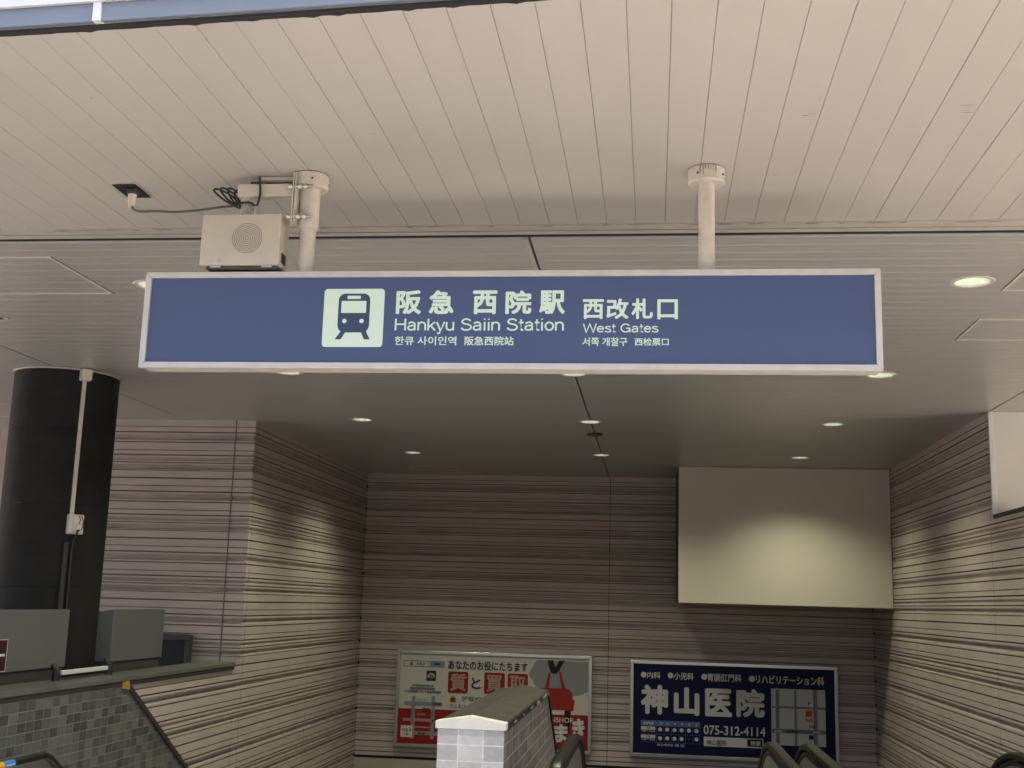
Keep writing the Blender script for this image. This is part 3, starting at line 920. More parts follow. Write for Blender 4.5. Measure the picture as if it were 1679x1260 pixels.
# right side wall
w = thing("right_wall", "ribbed side wall on the right of the stairwell beside the escalators", "wall", (XR, 9, 0))
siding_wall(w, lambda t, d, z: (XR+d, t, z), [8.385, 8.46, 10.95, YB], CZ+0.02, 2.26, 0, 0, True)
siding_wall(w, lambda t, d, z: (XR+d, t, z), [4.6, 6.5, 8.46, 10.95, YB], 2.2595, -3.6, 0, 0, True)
MB().box(XR+0.024, XR+0.25, 8.40, YB+0.2, -3.7, CZ+0.05).build("wall_core", M['dark_gap'], w)
MB().box(XR+0.024, XR+0.20, 4.6, 8.383, -3.7, 2.26).build("lower_core", M['beige_box'], w)
MB().box(XR-0.006, XR+0.21, 4.6, 8.372, 2.2605, 2.288).build("coping", M['dark_trim'], w, bevel=0.002)
MB().box(XR-0.008, XR+0.023, 8.366, 8.3845, 2.2885, CZ-0.002).build("corner_trim", M['white_metal'], w, bevel=0.002)

# ---------------------------------------------------------------- stairs and the hall below
st = MB()
n = 22
y, z = 7.2, 0.0
poly = [(6.9, 0.0), (7.2, 0.0)]
for i in range(n):
    z -= 0.165
    poly.append((y, z))
    y += 0.165/SLOPE
    poly.append((y, z))
poly += [(17.0, z), (17.0, z-0.3), (7.0, -0.3)]
o = MB().prism(poly, 'X', XL+0.005, -1.02).build("staircase", M['stair_stone'])
tag(o, "grey stone staircase going down between tiled wall and divider", "staircase")
o = MB().box(XL-0.2, XR+0.2, 16.9, 17.05, -4.2, 0.2).build("lower_hall_wall", M['dark_hall'])
tag(o, "plain dark wall of the lower hall at the foot of the stairs", "wall")

# ---------------------------------------------------------------- parapet on the left of the stairwell
pw = thing("parapet_wall", "low grey mosaic tiled parapet with grey coping beside the stairs", "parapet", (XL, 6.5, 0))
Z_T = 1.055
def trim_z(y): return Z_T - SLOPE*(y - 7.095)
ye = 7.095 + (Z_T + 3.6)/SLOPE
MB().prism([(3.2, -0.2), (7.0, -0.2), (7.0, -1.2), (ye-0.6, -3.6), (ye, -3.6), (7.095, Z_T), (3.2, Z_T)], 'X', XL-0.012, XL+0.012).build("tile_face", M['grey_tile'], pw)
MB().box(XL-0.22, XL-0.0125, 3.2, YN-0.01, 0.0, Z_T).build("parapet_core", M['parapet_cap'], pw)
MB().box(XL-0.235, XL+0.022, 3.2, 8.985, Z_T+0.013, Z_T+0.040).build("coping", M['parapet_cap'], pw, bevel=0.003)
MB().box(XL-0.20, XL+0.016, 3.2, 8.985, Z_T-0.016, Z_T+0.012).build("coping_edge", M['dark_trim'], pw, bevel=0.002)
MB().prism([(7.080, Z_T-0.017), (7.145, Z_T-0.017), (ye+0.05, -3.6), (ye-0.01, -3.6)], 'X', XL-0.01, XL+0.024).build("dado_trim", M['dark_trim'], pw, bevel=0.003)
MB().prism([(7.02, Z_T-0.028), (7.115, Z_T-0.040), (7.10, Z_T+0.012), (7.035, Z_T+0.010)], 'X', XL+0.0165, XL+0.0275).build("sticker", M['orange'], pw)

# handrail on the tiled wall
hr = thing("stair_handrail", "black tubular stair handrail with yellow and blue sticker on the tiled wall", "handrail", (-3.13, 6, 0.75))
pts = [(-3.13, 4.2, 0.757), (-3.13, 5.0, 0.757), (-3.13, 5.95, 0.757), (-3.13, 6.04, 0.753), (-3.13, 6.09, 0.735), (-3.13, 6.14, 0.705), (-3.13, 8.5, 0.705-SLOPE*2.36), (-3.13, 11.5, 0.705-SLOPE*5.36)]
MB().tube(pts, 0.019, 14).build("rail", M['rail_black'], hr, smooth=True)
for yy in (4.6, 7.6, 9.6):
    zz = 0.757 if yy < 6 else 0.705-SLOPE*(yy-6.14)
    MB().tube([(-3.13, yy, zz-0.015), (-3.13, yy, zz-0.07), (-3.195, yy, zz-0.09)], 0.007, 8).build("bracket", M['rail_black'], hr, smooth=True)
MB().tube([(-3.13, 5.40, 0.757), (-3.13, 5.615, 0.757)], 0.0197, 14).build("yellow_sticker", M['yellow'], hr, smooth=True)
MB().tube([(-3.13, 5.617, 0.757), (-3.13, 5.715, 0.757)], 0.0197, 14).build("blue_sticker", M['blue'], hr, smooth=True)
s = MB()
for k in range(5):
    yy = 5.63 + 0.015*k
    s.box(-3.1107, -3.1095, yy, yy+0.008, 0.757-0.004, 0.757+random.uniform(0.001, 0.005))
s.build("sticker_print", M['white_print'], hr)

# ---------------------------------------------------------------- divider between stairs and escalators
dv = thing("divider_wall", "tiled divider with white gabled front stone and worn brown coping between stairs and escalator", "wall", (-0.85, 5.7, 0))
PX0, PX1, PY0, PY1 = -1.005, -0.690, 5.69, 8.0
ye2 = 13.4
zt = 1.012
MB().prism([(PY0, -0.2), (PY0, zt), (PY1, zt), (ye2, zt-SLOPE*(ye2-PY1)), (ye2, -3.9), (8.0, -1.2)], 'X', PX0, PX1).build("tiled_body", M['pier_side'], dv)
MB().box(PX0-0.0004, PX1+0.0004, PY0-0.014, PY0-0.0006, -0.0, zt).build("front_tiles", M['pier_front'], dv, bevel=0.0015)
xm = (PX0+PX1)/2 - 0.003
def gable(y0, y1, dx, za, zb, zc):
    return MB().prism([(PX0-dx, za), (PX1+dx, za), (PX1+dx, zb), (xm, zc), (PX0-dx, zb)], 'Y', y0, y1)
gable(PY0-0.024, PY0+0.045, 0.011, 1.0125, 1.047, 1.074).build("gable_stone", M['cap_stone'], dv, bevel=0.0025)
# coping: level part then the fall along the escalator
cp = MB()
d2 = 0.004
sec = [(PX0-d2, 1.030), (PX0-d2, 1.044), (xm, 1.071), (PX1+d2, 1.044), (PX1+d2, 1.030)]
ring = [(PY0+0.0455, 0.0), (PY1, 0.0), (ye2, -SLOPE*(ye2-PY1))]
vs = [(x, y_, z_+dz) for y_, dz in ring for x, z_ in sec]
m5 = 5
cp.add(vs, [(i*m5+k, i*m5+(k+1) % m5, (i+1)*m5+(k+1) % m5, (i+1)*m5+k) for i in range(2) for k in range(m5)] + [(0, 1, 2, 3, 4), (10, 11, 12, 13, 14)])
cp.build("coping", M['cap_metal'], dv)
es = MB()
for i, (a, b) in enumerate((((PY0+0.046, 0), (PY1, 0)), ((PY1, 0), (ye2, -SLOPE*(ye2-PY1))))):
    for xa, xb in ((PX1+0.0045, PX1+0.011), (PX0-0.011, PX0-0.0045)):
        es.add([(x, y_, z_+dz) for (y_, dz) in (a, b) for x in (xa, xb) for z_ in (1.008, 1.041)],
               [(0, 1, 3, 2), (4, 6, 7, 5), (0, 4, 5, 1), (2, 3, 7, 6), (1, 5, 7, 3), (0, 2, 6, 4)])
es.build("edge_strip", M['edge_dark'], dv)
ch = MB()
for y_, l, h in ((6.02, 0.09, 0.010), (6.42, 0.05, 0.008), (6.80, 0.12, 0.012), (7.16, 0.16, 0.016), (7.55, 0.27, 0.020), (7.93, 0.05, 0.012)):
    ch.box(PX1+0.0112, PX1+0.0122, y_, y_+l, 1.012+random.uniform(0, .006), 1.012+0.006+h)
ch.build("chipped_tape", M['chip'], dv)

# ---------------------------------------------------------------- escalators
def rail_path(y0=5.02, ztop=0.93, rn=0.21):
    """centre line of an escalator handrail in (y, z): newel return, level run, then the fall"""
    p = []
    p.append((y0+0.75, ztop-2*rn))
    for k in range(13):
        a = R(270 - 180*k/12)
        p.append((y0+rn + rn*math.cos(a)*1.0, ztop-rn + rn*math.sin(a)))
    p.append((5.7, ztop))
    yc, rc = 6.26, 0.95
    th = math.atan(SLOPE)
    for k in range(11):
        a = th*k/10
        p.append((yc + rc*math.sin(a), ztop - rc + rc*math.cos(a)))
    yl, zl = p[-1]
    p.append((13.6, zl - SLOPE*(13.6-yl)))
    return p
def sweep_yz(mb, path, sec, x, mi=0):
    """sec: (across, out) points; out is along the path's normal in the yz plane"""
    n = len(sec)
    vs = []
    for i, (y, z) in enumerate(path):
        a = path[max(0, i-1)]
        b = path[min(len(path)-1, i+1)]
        ty, tz = b[0]-a[0], b[1]-a[1]
        L = math.hypot(ty, tz)
        ny, nz = -tz/L, ty/L
        for s_, o_ in sec:
            vs.append((x+s_, y+ny*o_, z+nz*o_))
    fs = [(i*n+k, i*n+(k+1) % n, (i+1)*n+(k+1) % n, (i+1)*n+k) for i in range(len(path)-1) for k in range(n)]
    fs += [tuple(range(n)), tuple(range((len(path)-1)*n, len(path)*n))[::-1]]
    mb.add(vs, fs, mi)
def rounded(w, h, r, n=4):
    pts = []
    for sx, sz, a0 in ((1, 1, 0), (-1, 1, 90), (-1, -1, 180), (1, -1, 270)):
        for k in range(n+1):
            a = R(a0+90*k/n)
            pts.append((sx*(w/2-r)+r*math.cos(a), sz*(h/2-r)+r*math.sin(a)))
    return pts
def escalator(x0, x1, label):
    t = thing("escalator", label, "escalator", ((x0+x1)/2, 5.4, 0), "escalators going down to the gates")
    path = rail_path()
    for x in (x0, x1):
        h = MB()
        sweep_yz(h, path, rounded(0.064, 0.036, 0.016), x)
        h.build("handrail", M['handrail'], t, smooth=True)
        b = MB()
        inner = [(y, z) for y, z in path]
        low = [(13.6, inner[-1][1]-0.75), (6.95, 0.06), (5.1, 0.06), (5.1, inner[0][1]-0.05), (5.6, inner[0][1]-0.03)]
        # the panel hangs from just under the rail
        poly = []
        for i, (y, z) in enumerate(inner[1:]):
            a = inner[max(1, i)]
            c = inner[min(len(inner)-1, i+2)]
            ty, tz = c[0]-a[0], c[1]-a[1]
            L = math.hypot(ty, tz)
            poly.append((y + tz/L*0.028, z - ty/L*0.028))
        b.prism(poly + low[:3], 'X', x-0.016, x+0.016)
        b.build("balustrade", M['balustrade'], t)
        k_ = MB()
        sweep_yz(k_, path[13:], rounded(0.046, 0.022, 0.006, 2), x)
        k_.v = [(vx, vy, vz-0.036) for vx, vy, vz in k_.v]
        k_.build("rail_guide", M['black'], t, smooth=True)
        for sx in (-1, 1):
            d_ = MB()
            dp = [(5.05, 0.0), (5.12, 0.30), (6.5, 0.30), (7.0, 0.20), (13.6, 0.20-SLOPE*6.6), (13.6, -SLOPE*6.6-0.5), (7.0, -0.4), (5.05, -0.1)]
            xa, xb = sorted((x+sx*0.0165, x+sx*0.085))
            d_.prism(dp, 'X', xa, xb)
            d_.build("skirt_deck", M['deck_metal'], t, bevel=0.006)
    f = MB().box(x0+0.086, x1-0.086, 5.05, 6.95, -0.1, 0.006)
    f.build("landing_plate", M['deck_metal'], t)
    sp = [(6.951, -0.3), (6.951, 0.0), (7.35, 0.0)]
    y, z = 7.35, 0.0
    for i in range(18):
        z -= 0.2
        sp.append((y, z))
        y += 0.2/SLOPE
        sp.append((y, z))
    sp += [(y, z-0.3)]
    MB().prism(sp, 'X', x0+0.086, x1-0.086).build("steps", M['tread'], t)
    return t
escalator(-0.40, 0.605, "left escalator, its handrail close beside the tiled divider")
escalator(0.79, 1.80, "right escalator, its outer handrail close to the ribbed right wall")
lg = thing("escalator_ledge", "narrow grey ledge between the tiled divider and the left escalator handrail", "ledge", (-0.55, 6, 0))
MB().prism([(5.5, 0.0), (5.5, 0.40), (6.7, 0.40), (13.4, 0.40-SLOPE*6.7), (13.4, -4.2), (5.5, -0.3)], 'X', PX1+0.012, -0.488).build("ledge_body", M['ledge'], lg, bevel=0.005)
lg = thing("escalator_plinth", "grey metal filler strip between the right escalator and the right wall", "ledge", (2.1, 6, 0))
MB().prism([(5.1, 0.0), (5.1, 0.28), (6.7, 0.28), (13.4, 0.28-SLOPE*6.7), (13.4, -4.2), (5.1, -0.3)], 'X', 1.888, XR-0.003).build("plinth_body", M['deck_metal'], lg, bevel=0.005)
lg = thing("escalator_divider", "pale rounded cover between the two escalators' neighbouring handrails", "cover", (0.7, 6, 0))
MB().prism([(5.1, 0.0), (5.1, 0.30), (6.5, 0.30), (7.0, 0.20), (13.4, 0.20-SLOPE*6.4), (13.4, -4.2), (5.1, -0.3)], 'X', 0.6915, 0.7035).build("cover_body", M['deck_metal'], lg)

# ---------------------------------------------------------------- black column with conduit
CX, CY, CR = -3.862, 7.262, 0.328
cl = thing("column", "thick round black column rising to the ceiling on the left", "column", (CX, CY, 0))
s = MB().lathe([(CR, 0.0), (CR, 0.55), (CR-0.002, 0.552), (CR-0.002, 0.556), (CR, 0.558), (CR, 1.617), (CR-0.002, 1.619), (CR-0.002, 1.622), (CR, 1.624), (CR, 2.128), (CR-0.002, 2.13), (CR-0.002, 2.133), (CR, 2.135), (CR, 2.612), (CR-0.002, 2.614), (CR-0.002, 2.617), (CR, 2.619), (CR, CZ-0.002)], CX, CY, 72)
s.build("shaft", M['column'], cl, smooth=True)
MB().lathe([(CR+0.001, CZ-0.012), (CR+0.012, CZ-0.012), (CR+0.013, CZ-0.003), (CR+0.001, CZ-0.003)], CX, CY, 72, closed=True).build("ceiling_ring", M['ceil_trim'], cl, smooth=True)
s = MB()
for z, a0_, a1_ in ((1.6215, -150, -122), (2.1325, -112, -100), (2.616, -135, -128)):
    for i in range(12):
        b0, b1 = R(a0_+(a1_-a0_)*i/12), R(a0_+(a1_-a0_)*(i+1)/12)
        s.add([(CX+(CR+0.0006)*math.cos(b), CY+(CR+0.0006)*math.sin(b), z+dz) for b in (b0, b1) for dz in (-0.001, 0.0006*random.random())], [(0, 1, 3, 2)])
s.build("seam_scuff", M['machine'], cl, fix=False)
def on_col(dx, off=0.0):
    return CY - math.sqrt((CR+off)**2 - dx*dx)
cd = thing("cable_conduit", "pale vertical cable conduit with top box running down the black column", "conduit", (-3.64, 6.98, 2.5))
cx_ = -3.628
ang = math.asin((cx_-CX)/CR)
def col_box(mb, xc, w, d0, d1, z0, z1, taper=0.0):
    """block sitting on the column face at xc, turned to face outwards"""
    a = math.asin((xc-CX)/CR)
    nx, ny = math.sin(a), -math.cos(a)
    tx, ty = math.cos(a), math.sin(a)
    vs = []
    for z, tp in ((z0, taper), (z1, 0)):
        for d in (d0, d1 - tp):
            for s_ in (-w/2, w/2):
                vs.append((CX + nx*(CR+d) + tx*s_, CY + ny*(CR+d) + ty*s_, z))
    mb.add(vs, [(0, 1, 3, 2), (4, 6, 7, 5), (0, 4, 5, 1), (2, 3, 7, 6), (0, 2, 6, 4), (1, 5, 7, 3)])
    return mb
col_box(MB(), cx_, 0.024, -0.004, 0.016, 2.072, 2.925).build("channel", M['plastic'], cd, bevel=0.003)
col_box(MB(), cx_, 0.066, -0.006, 0.060, 2.922, 2.994, 0.012).build("top_box", M['plastic'], cd, bevel=0.005)
col_box(MB(), cx_+0.018, 0.008, 0.0585, 0.0612, 2.958, 2.966).build("screw_hole", M['black'], cd)
ob = thing("wall_outlet", "pale surface outlet box with a plugged black cord on the black column", "outlet", (-3.61, 6.95, 2.0))
xo = -3.612
col_box(MB(), xo, 0.096, -0.010, 0.034, 1.948, 2.071).build("outlet_box", M['plastic'], ob, bevel=0.005)
col_box(MB(), xo+0.008, 0.062, 0.0341, 0.039, 1.962, 2.056).build("cover_plate", M['white_metal'], ob, bevel=0.002)
a = math.asin((xo-CX)/CR)
nx, ny = math.sin(a), -math.cos(a)
tx, ty = math.cos(a), math.sin(a)
def cp_(s_, d, z):
    return (CX + nx*(CR+d) + tx*s_, CY + ny*(CR+d) + ty*s_, z)
col_box(MB(), xo+0.004, 0.034, 0.039, 0.062, 1.975, 2.012).build("plug", M['plastic'], ob, bevel=0.004)
pc = thing("power_cord", "black cord hanging down the column from the pale outlet box", "cord", (-3.6, 6.93, 1.5))
cord = [cp_(0.004, 0.055, 1.976), cp_(0.002, 0.05, 1.95), cp_(-0.004, 0.03, 1.92), cp_(-0.006, 0.012, 1.86), cp_(-0.004, 0.008, 1.7), cp_(-0.002, 0.008, 1.5), cp_(0.0, 0.008, 1.2), cp_(0.002, 0.008, 0.9)]
MB().tube(cord, 0.006, 8).build("cord", M['cable'], pc, smooth=True)
loop = [cp_(0.006, 0.058, 2.012), cp_(0.016, 0.055, 2.04), cp_(0.004, 0.05, 2.062), cp_(0.024, 0.05, 2.055), cp_(0.040, 0.045, 2.03), cp_(0.041, 0.045, 2.0), cp_(0.030, 0.045, 1.978), cp_(0.012, 0.05, 1.968)]
MB().tube(loop, 0.0025, 6).build("cord_loop", M['cable'], pc, smooth=True)
bar = MB()
col_box(bar, cx_-0.012, 0.030, 0.002, 0.016, 0.9, 1.90)
bar.build("cord_cover", M['black'], pc, bevel=0.004)

# ---------------------------------------------------------------- machines behind the parapet
def machine(y0, y1, label, dark=False):
    t = thing("ticket_machine", label, "machine", (-3.7, (y0+y1)/2, 0), "grey machines behind the parapet")
    xf, xb = -3.45, -3.86
    MB().prism([(xb, 1.158), (xf, 1.158), (xf, 1.492), (xb, 1.412)], 'Y', y0, y1).build("cabinet", M['machine'], t, bevel=0.004)
    MB().box(xb+0.02, xf-0.012, y0+0.01, y1-0.01, 0.0, 1.156).build("plinth", M['machine_base'], t, bevel=0.004)
    return t
m1 = machine(5.55, 6.785, "long grey machine cabinet at the left edge with a small maroon notice")
MB().box(-3.4495, -3.446, 5.80, 6.118, 1.165, 1.334).build("notice", M['maroon'], m1)
fr = MB()
for y0, y1, z0, z1 in ((5.80, 6.118, 1.331, 1.334), (6.115, 6.118, 1.165, 1.331), (5.80, 6.115, 1.165, 1.168)):
    fr.box(-3.4459, -3.4450, y0, y1, z0, z1)
fr.box(-3.4459, -3.4450, 5.98, 6.10, 1.245, 1.258)
fr.build("notice_print", M['white_print'], m1)
machine(7.375, 8.188, "grey sloping-topped machine cabinet between the black column and the notice case")
b = thing("light_bar", "thin white bar with black ends lying behind the parapet coping", "bar", (-3.36, 6.85, 1.13))
MB().box(-3.385, -3.355, 6.58, 7.16, 1.124, 1.148).build("bar", M['white_print'], b, bevel=0.003)
for y0 in (6.50, 7.161):
    MB().tube([(-3.37, y0+0.035, 1.095), (-3.37, y0+0.035, 1.155), (-3.39, y0+0.02, 1.185)], [0.024, 0.022, 0.014], 10).build("end_holder", M['black'], b, smooth=True)
nc = thing("notice_case", "dark framed notice case on the pinkish wall beside the grey machine", "notice case", (-3.8, 9.1, 1.1))
MB().box(-4.35, -3.602, YN-0.05, YN-0.002, 0.45, 1.283).build("case_back", M['machine_base'], nc)
MB().box(-4.30, -3.640, YN-0.054, YN-0.0505, 0.50, 1.240).build("glass", M['screen'], nc)
s = MB()
for x0, x1, z0, z1 in ((-4.36, -3.592, 1.243, 1.290), (-3.637, -3.592, 0.44, 1.242), (-4.36, -4.303, 0.44, 1.242)):
    s.box(x0, x1, YN-0.075, YN-0.0545, z0, z1)
s.build("frame", M['dark_trim'], nc, bevel=0.003)

# ---------------------------------------------------------------- white boxing on the back wall, board on the right wall
bx = thing("wall_box", "large beige boxed-out panel under the ceiling at the back right corner", "box", (1.27, 12, 2.3))
MB().box(0.246, XR-0.006, 11.872, YB-0.002, 1.655, CZ-0.003).build("casing", M['beige_box'], bx, bevel=0.003)
MB().box(0.238, 0.2455, 11.90, YB-0.002, 1.655, CZ-0.003).build("side_trim", M['dark_trim'], bx)
bd = thing("plain_wall", "blank white wall facing the street above the ribbed wall at the right edge", "wall", (4.5, 8.38, 0))
MB().box(XR+0.0235, 8.0, 8.376, 8.3995, 0.0, CZ-0.002).build("wall_face", M['pale_board'], bd)

# ---------------------------------------------------------------- hanging station sign
SX0, SX1, SZ0, SZ1, SY, SYB = -1.686, 0.692, 2.328, 2.652, 3.632, 3.712
sg = thing("station_sign", "long blue backlit station sign in a pale frame hanging on two posts", "sign", (-0.5, 3.69, 2.33))
MB().box(SX0+0.004, SX1-0.004, SY+0.004, SYB, SZ0+0.003, SZ1-0.003).build("housing", M['sign_frame'], sg, bevel=0.003)
FW = 0.0195
s = MB()
def mitre(p):
    """a frame bar as a prism of four outline points, slightly raised"""
    s.prism(p, 'Y', SY-0.012, SY+0.003)
mitre([(SX0, SZ1), (SX1, SZ1), (SX1-FW, SZ1-FW), (SX0+FW, SZ1-FW)])
mitre([(SX0, SZ0), (SX1, SZ0), (SX1-FW, SZ0+FW), (SX0+FW, SZ0+FW)])
mitre([(SX0, SZ0+0.0006), (SX0, SZ1-0.0006), (SX0+FW-0.0002, SZ1-FW-0.0006), (SX0+FW-0.0002, SZ0+FW+0.0006)])
mitre([(SX1, SZ0+0.0006), (SX1, SZ1-0.0006), (SX1-FW+0.0002, SZ1-FW-0.0006), (SX1-FW+0.0002, SZ0+FW+0.0006)])
s.build("frame", M['sign_frame'], sg, bevel=0.0012)
MB().box(SX0+FW-0.004, SX1-FW+0.004, SY-0.003, SY+0.0035, SZ0+FW-0.004, SZ1-FW+0.004).build("face_panel", M['sign_face'], sg)
YT = SY - 0.0042
LINES = [("station_name_print", (0, 1), 0.034), ("station_name_print", (2, 3, 4), 0.034), ("gate_name_print", (5, 6, 7, 8), 0.03), ("translation_print", (9,), 0.012), ("translation_print", (10,), 0.012),
         ("translation_print", (11,), 0.018), ("translation_print", (12,), 0.018), ("translation_print", (13,), 0.018), ("translation_print", (14,), 0.018)]
for nm, ids, bold in LINES:
    ln = MB()
    for i in ids:
        if i in (9, 10):
            put_gothic(ln, *SIGN_TEXT[i], YT, 0.094)
        else:
            put_text(ln, *SIGN_TEXT[i], YT, bold)
    ln.build(nm, M['sign_letter'], sg, fix=False)
pg = MB()
for kind, cx, cz, w_, h_ in PICTO:
    if kind == 'plate': rect(pg, cx, cz, w_, h_, YT, 0, 0.012)
    elif kind == 'body':
        pts = []
        x0, x1, z0, z1 = cx-w_/2, cx+w_/2, cz-h_/2, cz+h_/2
        for (px_, pz_, rr, a0) in ((x1, z0, 0.024, -90), (x1, z1, 0.022, 0), (x0, z1, 0.022, 90), (x0, z0, 0.024, 180)):
            sx = 1 if px_ == x1 else -1
            sz = 1 if pz_ == z1 else -1
            for q in range(7):
                a_ = R(a0+15*q)
                pts.append((px_-sx*rr+rr*math.cos(a_), pz_-sz*rr+rr*math.sin(a_)))
        flat(pg, pts, YT-0.0006, 1)
    elif kind == 'lamp': disc(pg, cx, cz, w_/2, h_/2, YT-0.0012, 0)
    else: rect(pg, cx, cz, w_, h_, YT-0.0014, 0, 0.002)
for i, q in enumerate(PICTO_LEGS):
    flat(pg, q, YT-0.0008 - 0.0001*i, 1)
pg.build("train_pictogram", [M['sign_letter'], M['sign_ink']], sg, fix=False)
for x in (-1.1545, 0.1625):
    p = MB().tube([(x, 3.668, SZ1+0.002), (x, 3.668, CZ-0.02)], 0.0262, 28)
    p = p.build("hanging_post", M['ivory_worn'], sg, smooth=True)
    MB().lathe([(0.0265, CZ-0.052), (0.055, CZ-0.052), (0.0585, CZ-0.048), (0.0585, CZ-0.004), (0.0265, CZ-0.004)], x, 3.668, 36, closed=True).build("flange", M['ivory_worn'], p, smooth=True)
    MB().box(x-0.082, x+0.082, 3.645, 3.705, SZ1-0.0005, SZ1+0.006).build("foot_plate", M['ivory_worn'], p, bevel=0.001)
    for k in range(4):
        s = MB()
        a_ = R(20+90*k + (0 if x < 0 else 40))
        s.tube([(x+0.058*math.cos(a_), 3.668+0.058*math.sin(a_), CZ-0.028), (x+0.0605*math.cos(a_), 3.668+0.0605*math.sin(a_), CZ-0.028)], 0.004, 8)
        s.build("flange_screw", M['dirt'], p)
s = MB()   # rust runs on the right flange
for k in range(7):
    a_ = R(-112 + 8*k + random.uniform(-2, 2))
    r0 = 0.0592
    w_ = R(random.uniform(0.8, 2.2))
    z1 = CZ-0.006
    z0 = z1 - random.uniform(0.010, 0.032)
    s.add([(0.1625+r0*math.cos(a_-w_), 3.668+r0*math.sin(a_-w_), z1), (0.1625+r0*math.cos(a_+w_), 3.668+r0*math.sin(a_+w_), z1), (0.1625+r0*math.cos(a_+w_*.4), 3.668+r0*math.sin(a_+w_*.4), z0), (0.1625+r0*math.cos(a_-w_*.4), 3.668+r0*math.sin(a_-w_*.4), z0)], [(0, 1, 2, 3)])
s.build("rust_run", M['dirt'], sg)

# ---------------------------------------------------------------- loudspeaker on its bracket
ls = thing("loudspeaker", "ivory loudspeaker box with round hole grille on a bracket beside the left post", "loudspeaker", (-1.32, 3.55, 2.65))
LX0, LX1, LY0, LY1, LZ0, LZ1 = -1.4965, -1.2265, 3.598, 3.690, 2.669, 2.8435
MB().box(LX0, LX1, LY0, LY1, LZ0, LZ1).build("cabinet", M['ivory'], ls, bevel=0.003)
MB().box(LX0+0.02, LX1-0.008, LY0+0.012, LY1-0.004, LZ0-0.010, LZ0-0.0005).build("base_tray", M['machine_base'], ls, bevel=0.002)
for x in (LX0+0.035, LX1-0.06):
    MB().box(x, x+0.036, LY0+0.006, LY0+0.03, LZ0-0.006, LZ0+0.0).build("hinge", M['steel'], ls, bevel=0.001)
s = MB()
gx, gz = -1.338, 2.760
disc(s, gx, gz, 0.0013, 0.0013, LY0-0.0006, 0, 8)
for k in range(1, 9):
    rr = 0.0063*k
    n = max(6, int(2*math.pi*rr/0.0051))
    if k == 8: rr = 0.0503
    for i in range(n):
        a_ = 2*math.pi*(i+0.5*(k % 2))/n
        disc(s, gx+rr*math.cos(a_), gz+rr*math.sin(a_), 0.00155, 0.00155, LY0-0.0006, 0, 7)
s.build("grille_holes", M['hole'], ls, fix=False)
s = MB()
for i in range(14):
    a0_, a1_ = R(60+20*i), R(60+20*(i+1))
    if i < 13:
        s.add([(-1.4255+rr*math.cos(a), LY0-0.0012, 2.684+rr*math.sin(a)) for a in (a0_, a1_) for rr in (0.0038, 0.0052)], [(0, 1, 3, 2)])
s.build("lock", M['dirt'], ls, fix=False)
MB().box(LX1+0.0005, LX1+0.0015, LY0+0.025, LY0+0.068, LZ0+0.014, LZ0+0.048).build("side_vent", M['black'], ls)
# bracket arm, hanger and clamp
MB().box(-1.4015, -1.189, 3.645, 3.685, 2.922, 2.966).build("bracket_arm", M['ivory_worn'], ls, bevel=0.003)
MB().tube([(-1.372, 3.665, 2.921), (-1.372, 3.665, 2.846)], 0.0195, 20).build("hanger_pipe", M['ivory_worn'], ls, smooth=True)
MB().box(-1.43, -1.26, 3.612, 3.685, 2.840, 2.8475).build("hanger_plate", M['ivory_worn'], ls)
MB().lathe([(0.0268, 2.808), (0.0325, 2.808), (0.034, 2.815), (0.034, 2.975), (0.0268, 2.975)], -1.1545, 3.668, 32, closed=True).build("clamp_sleeve", M['ivory_worn'], ls, smooth=True)
for x in (-1.1985, -1.1905):
    MB().box(x, x+0.0045, 3.608, 3.68, 2.815, 2.992).build("clamp_plate", M['ivory_worn'], ls, bevel=0.001)
for z in (2.942, 2.838):
    b_ = MB().tube([(-1.206, 3.612, z), (-1.128, 3.612, z)], 0.0045, 10)
    b_ = b_.build("clamp_bolt", M['steel'], ls, smooth=True)
    for xx in (-1.205, -1.172, -1.152):
        MB().tube([(xx-0.006, 3.612, z), (xx+0.006, 3.612, z)], 0.0095, 6).build("nut", M['steel'], b_)
rc = thing("ballast_box", "flat pale box fixed under the canopy above the bracket arm", "box", (-1.28, 3.74, 2.99))
MB().box(-1.340, -1.206, 3.664, 3.684, CZ-0.016, CZ-0.0025).build("lid", M['ivory_worn'], rc, bevel=0.002)
MB().box(-1.330, -1.212, 3.6845, 3.80, CZ-0.010, CZ-0.0025).build("opening", M['black'], rc)

ol = thing("ceiling_outlet", "square black outlet plate set in the canopy soffit at the left", "outlet", (-1.84, 3.78, CZ))
MB().box(-1.884, -1.800, 3.716, 3.846, CZ-0.006, CZ-0.0025).build("plate", M['black'], ol, bevel=0.001)
MB().box(-1.845, -1.805, 3.742, 3.768, CZ-0.026, CZ-0.0062).build("socket", M['machine_base'], ol, bevel=0.003)
pcb = thing("speaker_cable", "grey power cable with white plug sagging from the soffit outlet to the loudspeaker", "cable", (-1.6, 3.74, 2.9))
MB().tube([(-1.825, 3.755, CZ-0.0265), (-1.825, 3.755, CZ-0.046), (-1.824, 3.755, CZ-0.060), (-1.823, 3.755, CZ-0.070)], [0.0155, 0.0150, 0.0125, 0.0135], 14).build("plug", M['plastic'], pcb, smooth=True)
def smooth_path(P, n=6):
    out = []
    for i in range(len(P)-1):
        p0, p1, p2, p3 = (Vector(P[max(0, i-1)]), Vector(P[i]), Vector(P[i+1]), Vector(P[min(len(P)-1, i+2)]))
        for k in range(n):
            t = k/n
            out.append(0.5*((2*p1) + (p2-p0)*t + (2*p0-5*p1+4*p2-p3)*t*t + (3*p1-p0-3*p2+p3)*t**3))
    out.append(Vector(P[-1]))
    return out
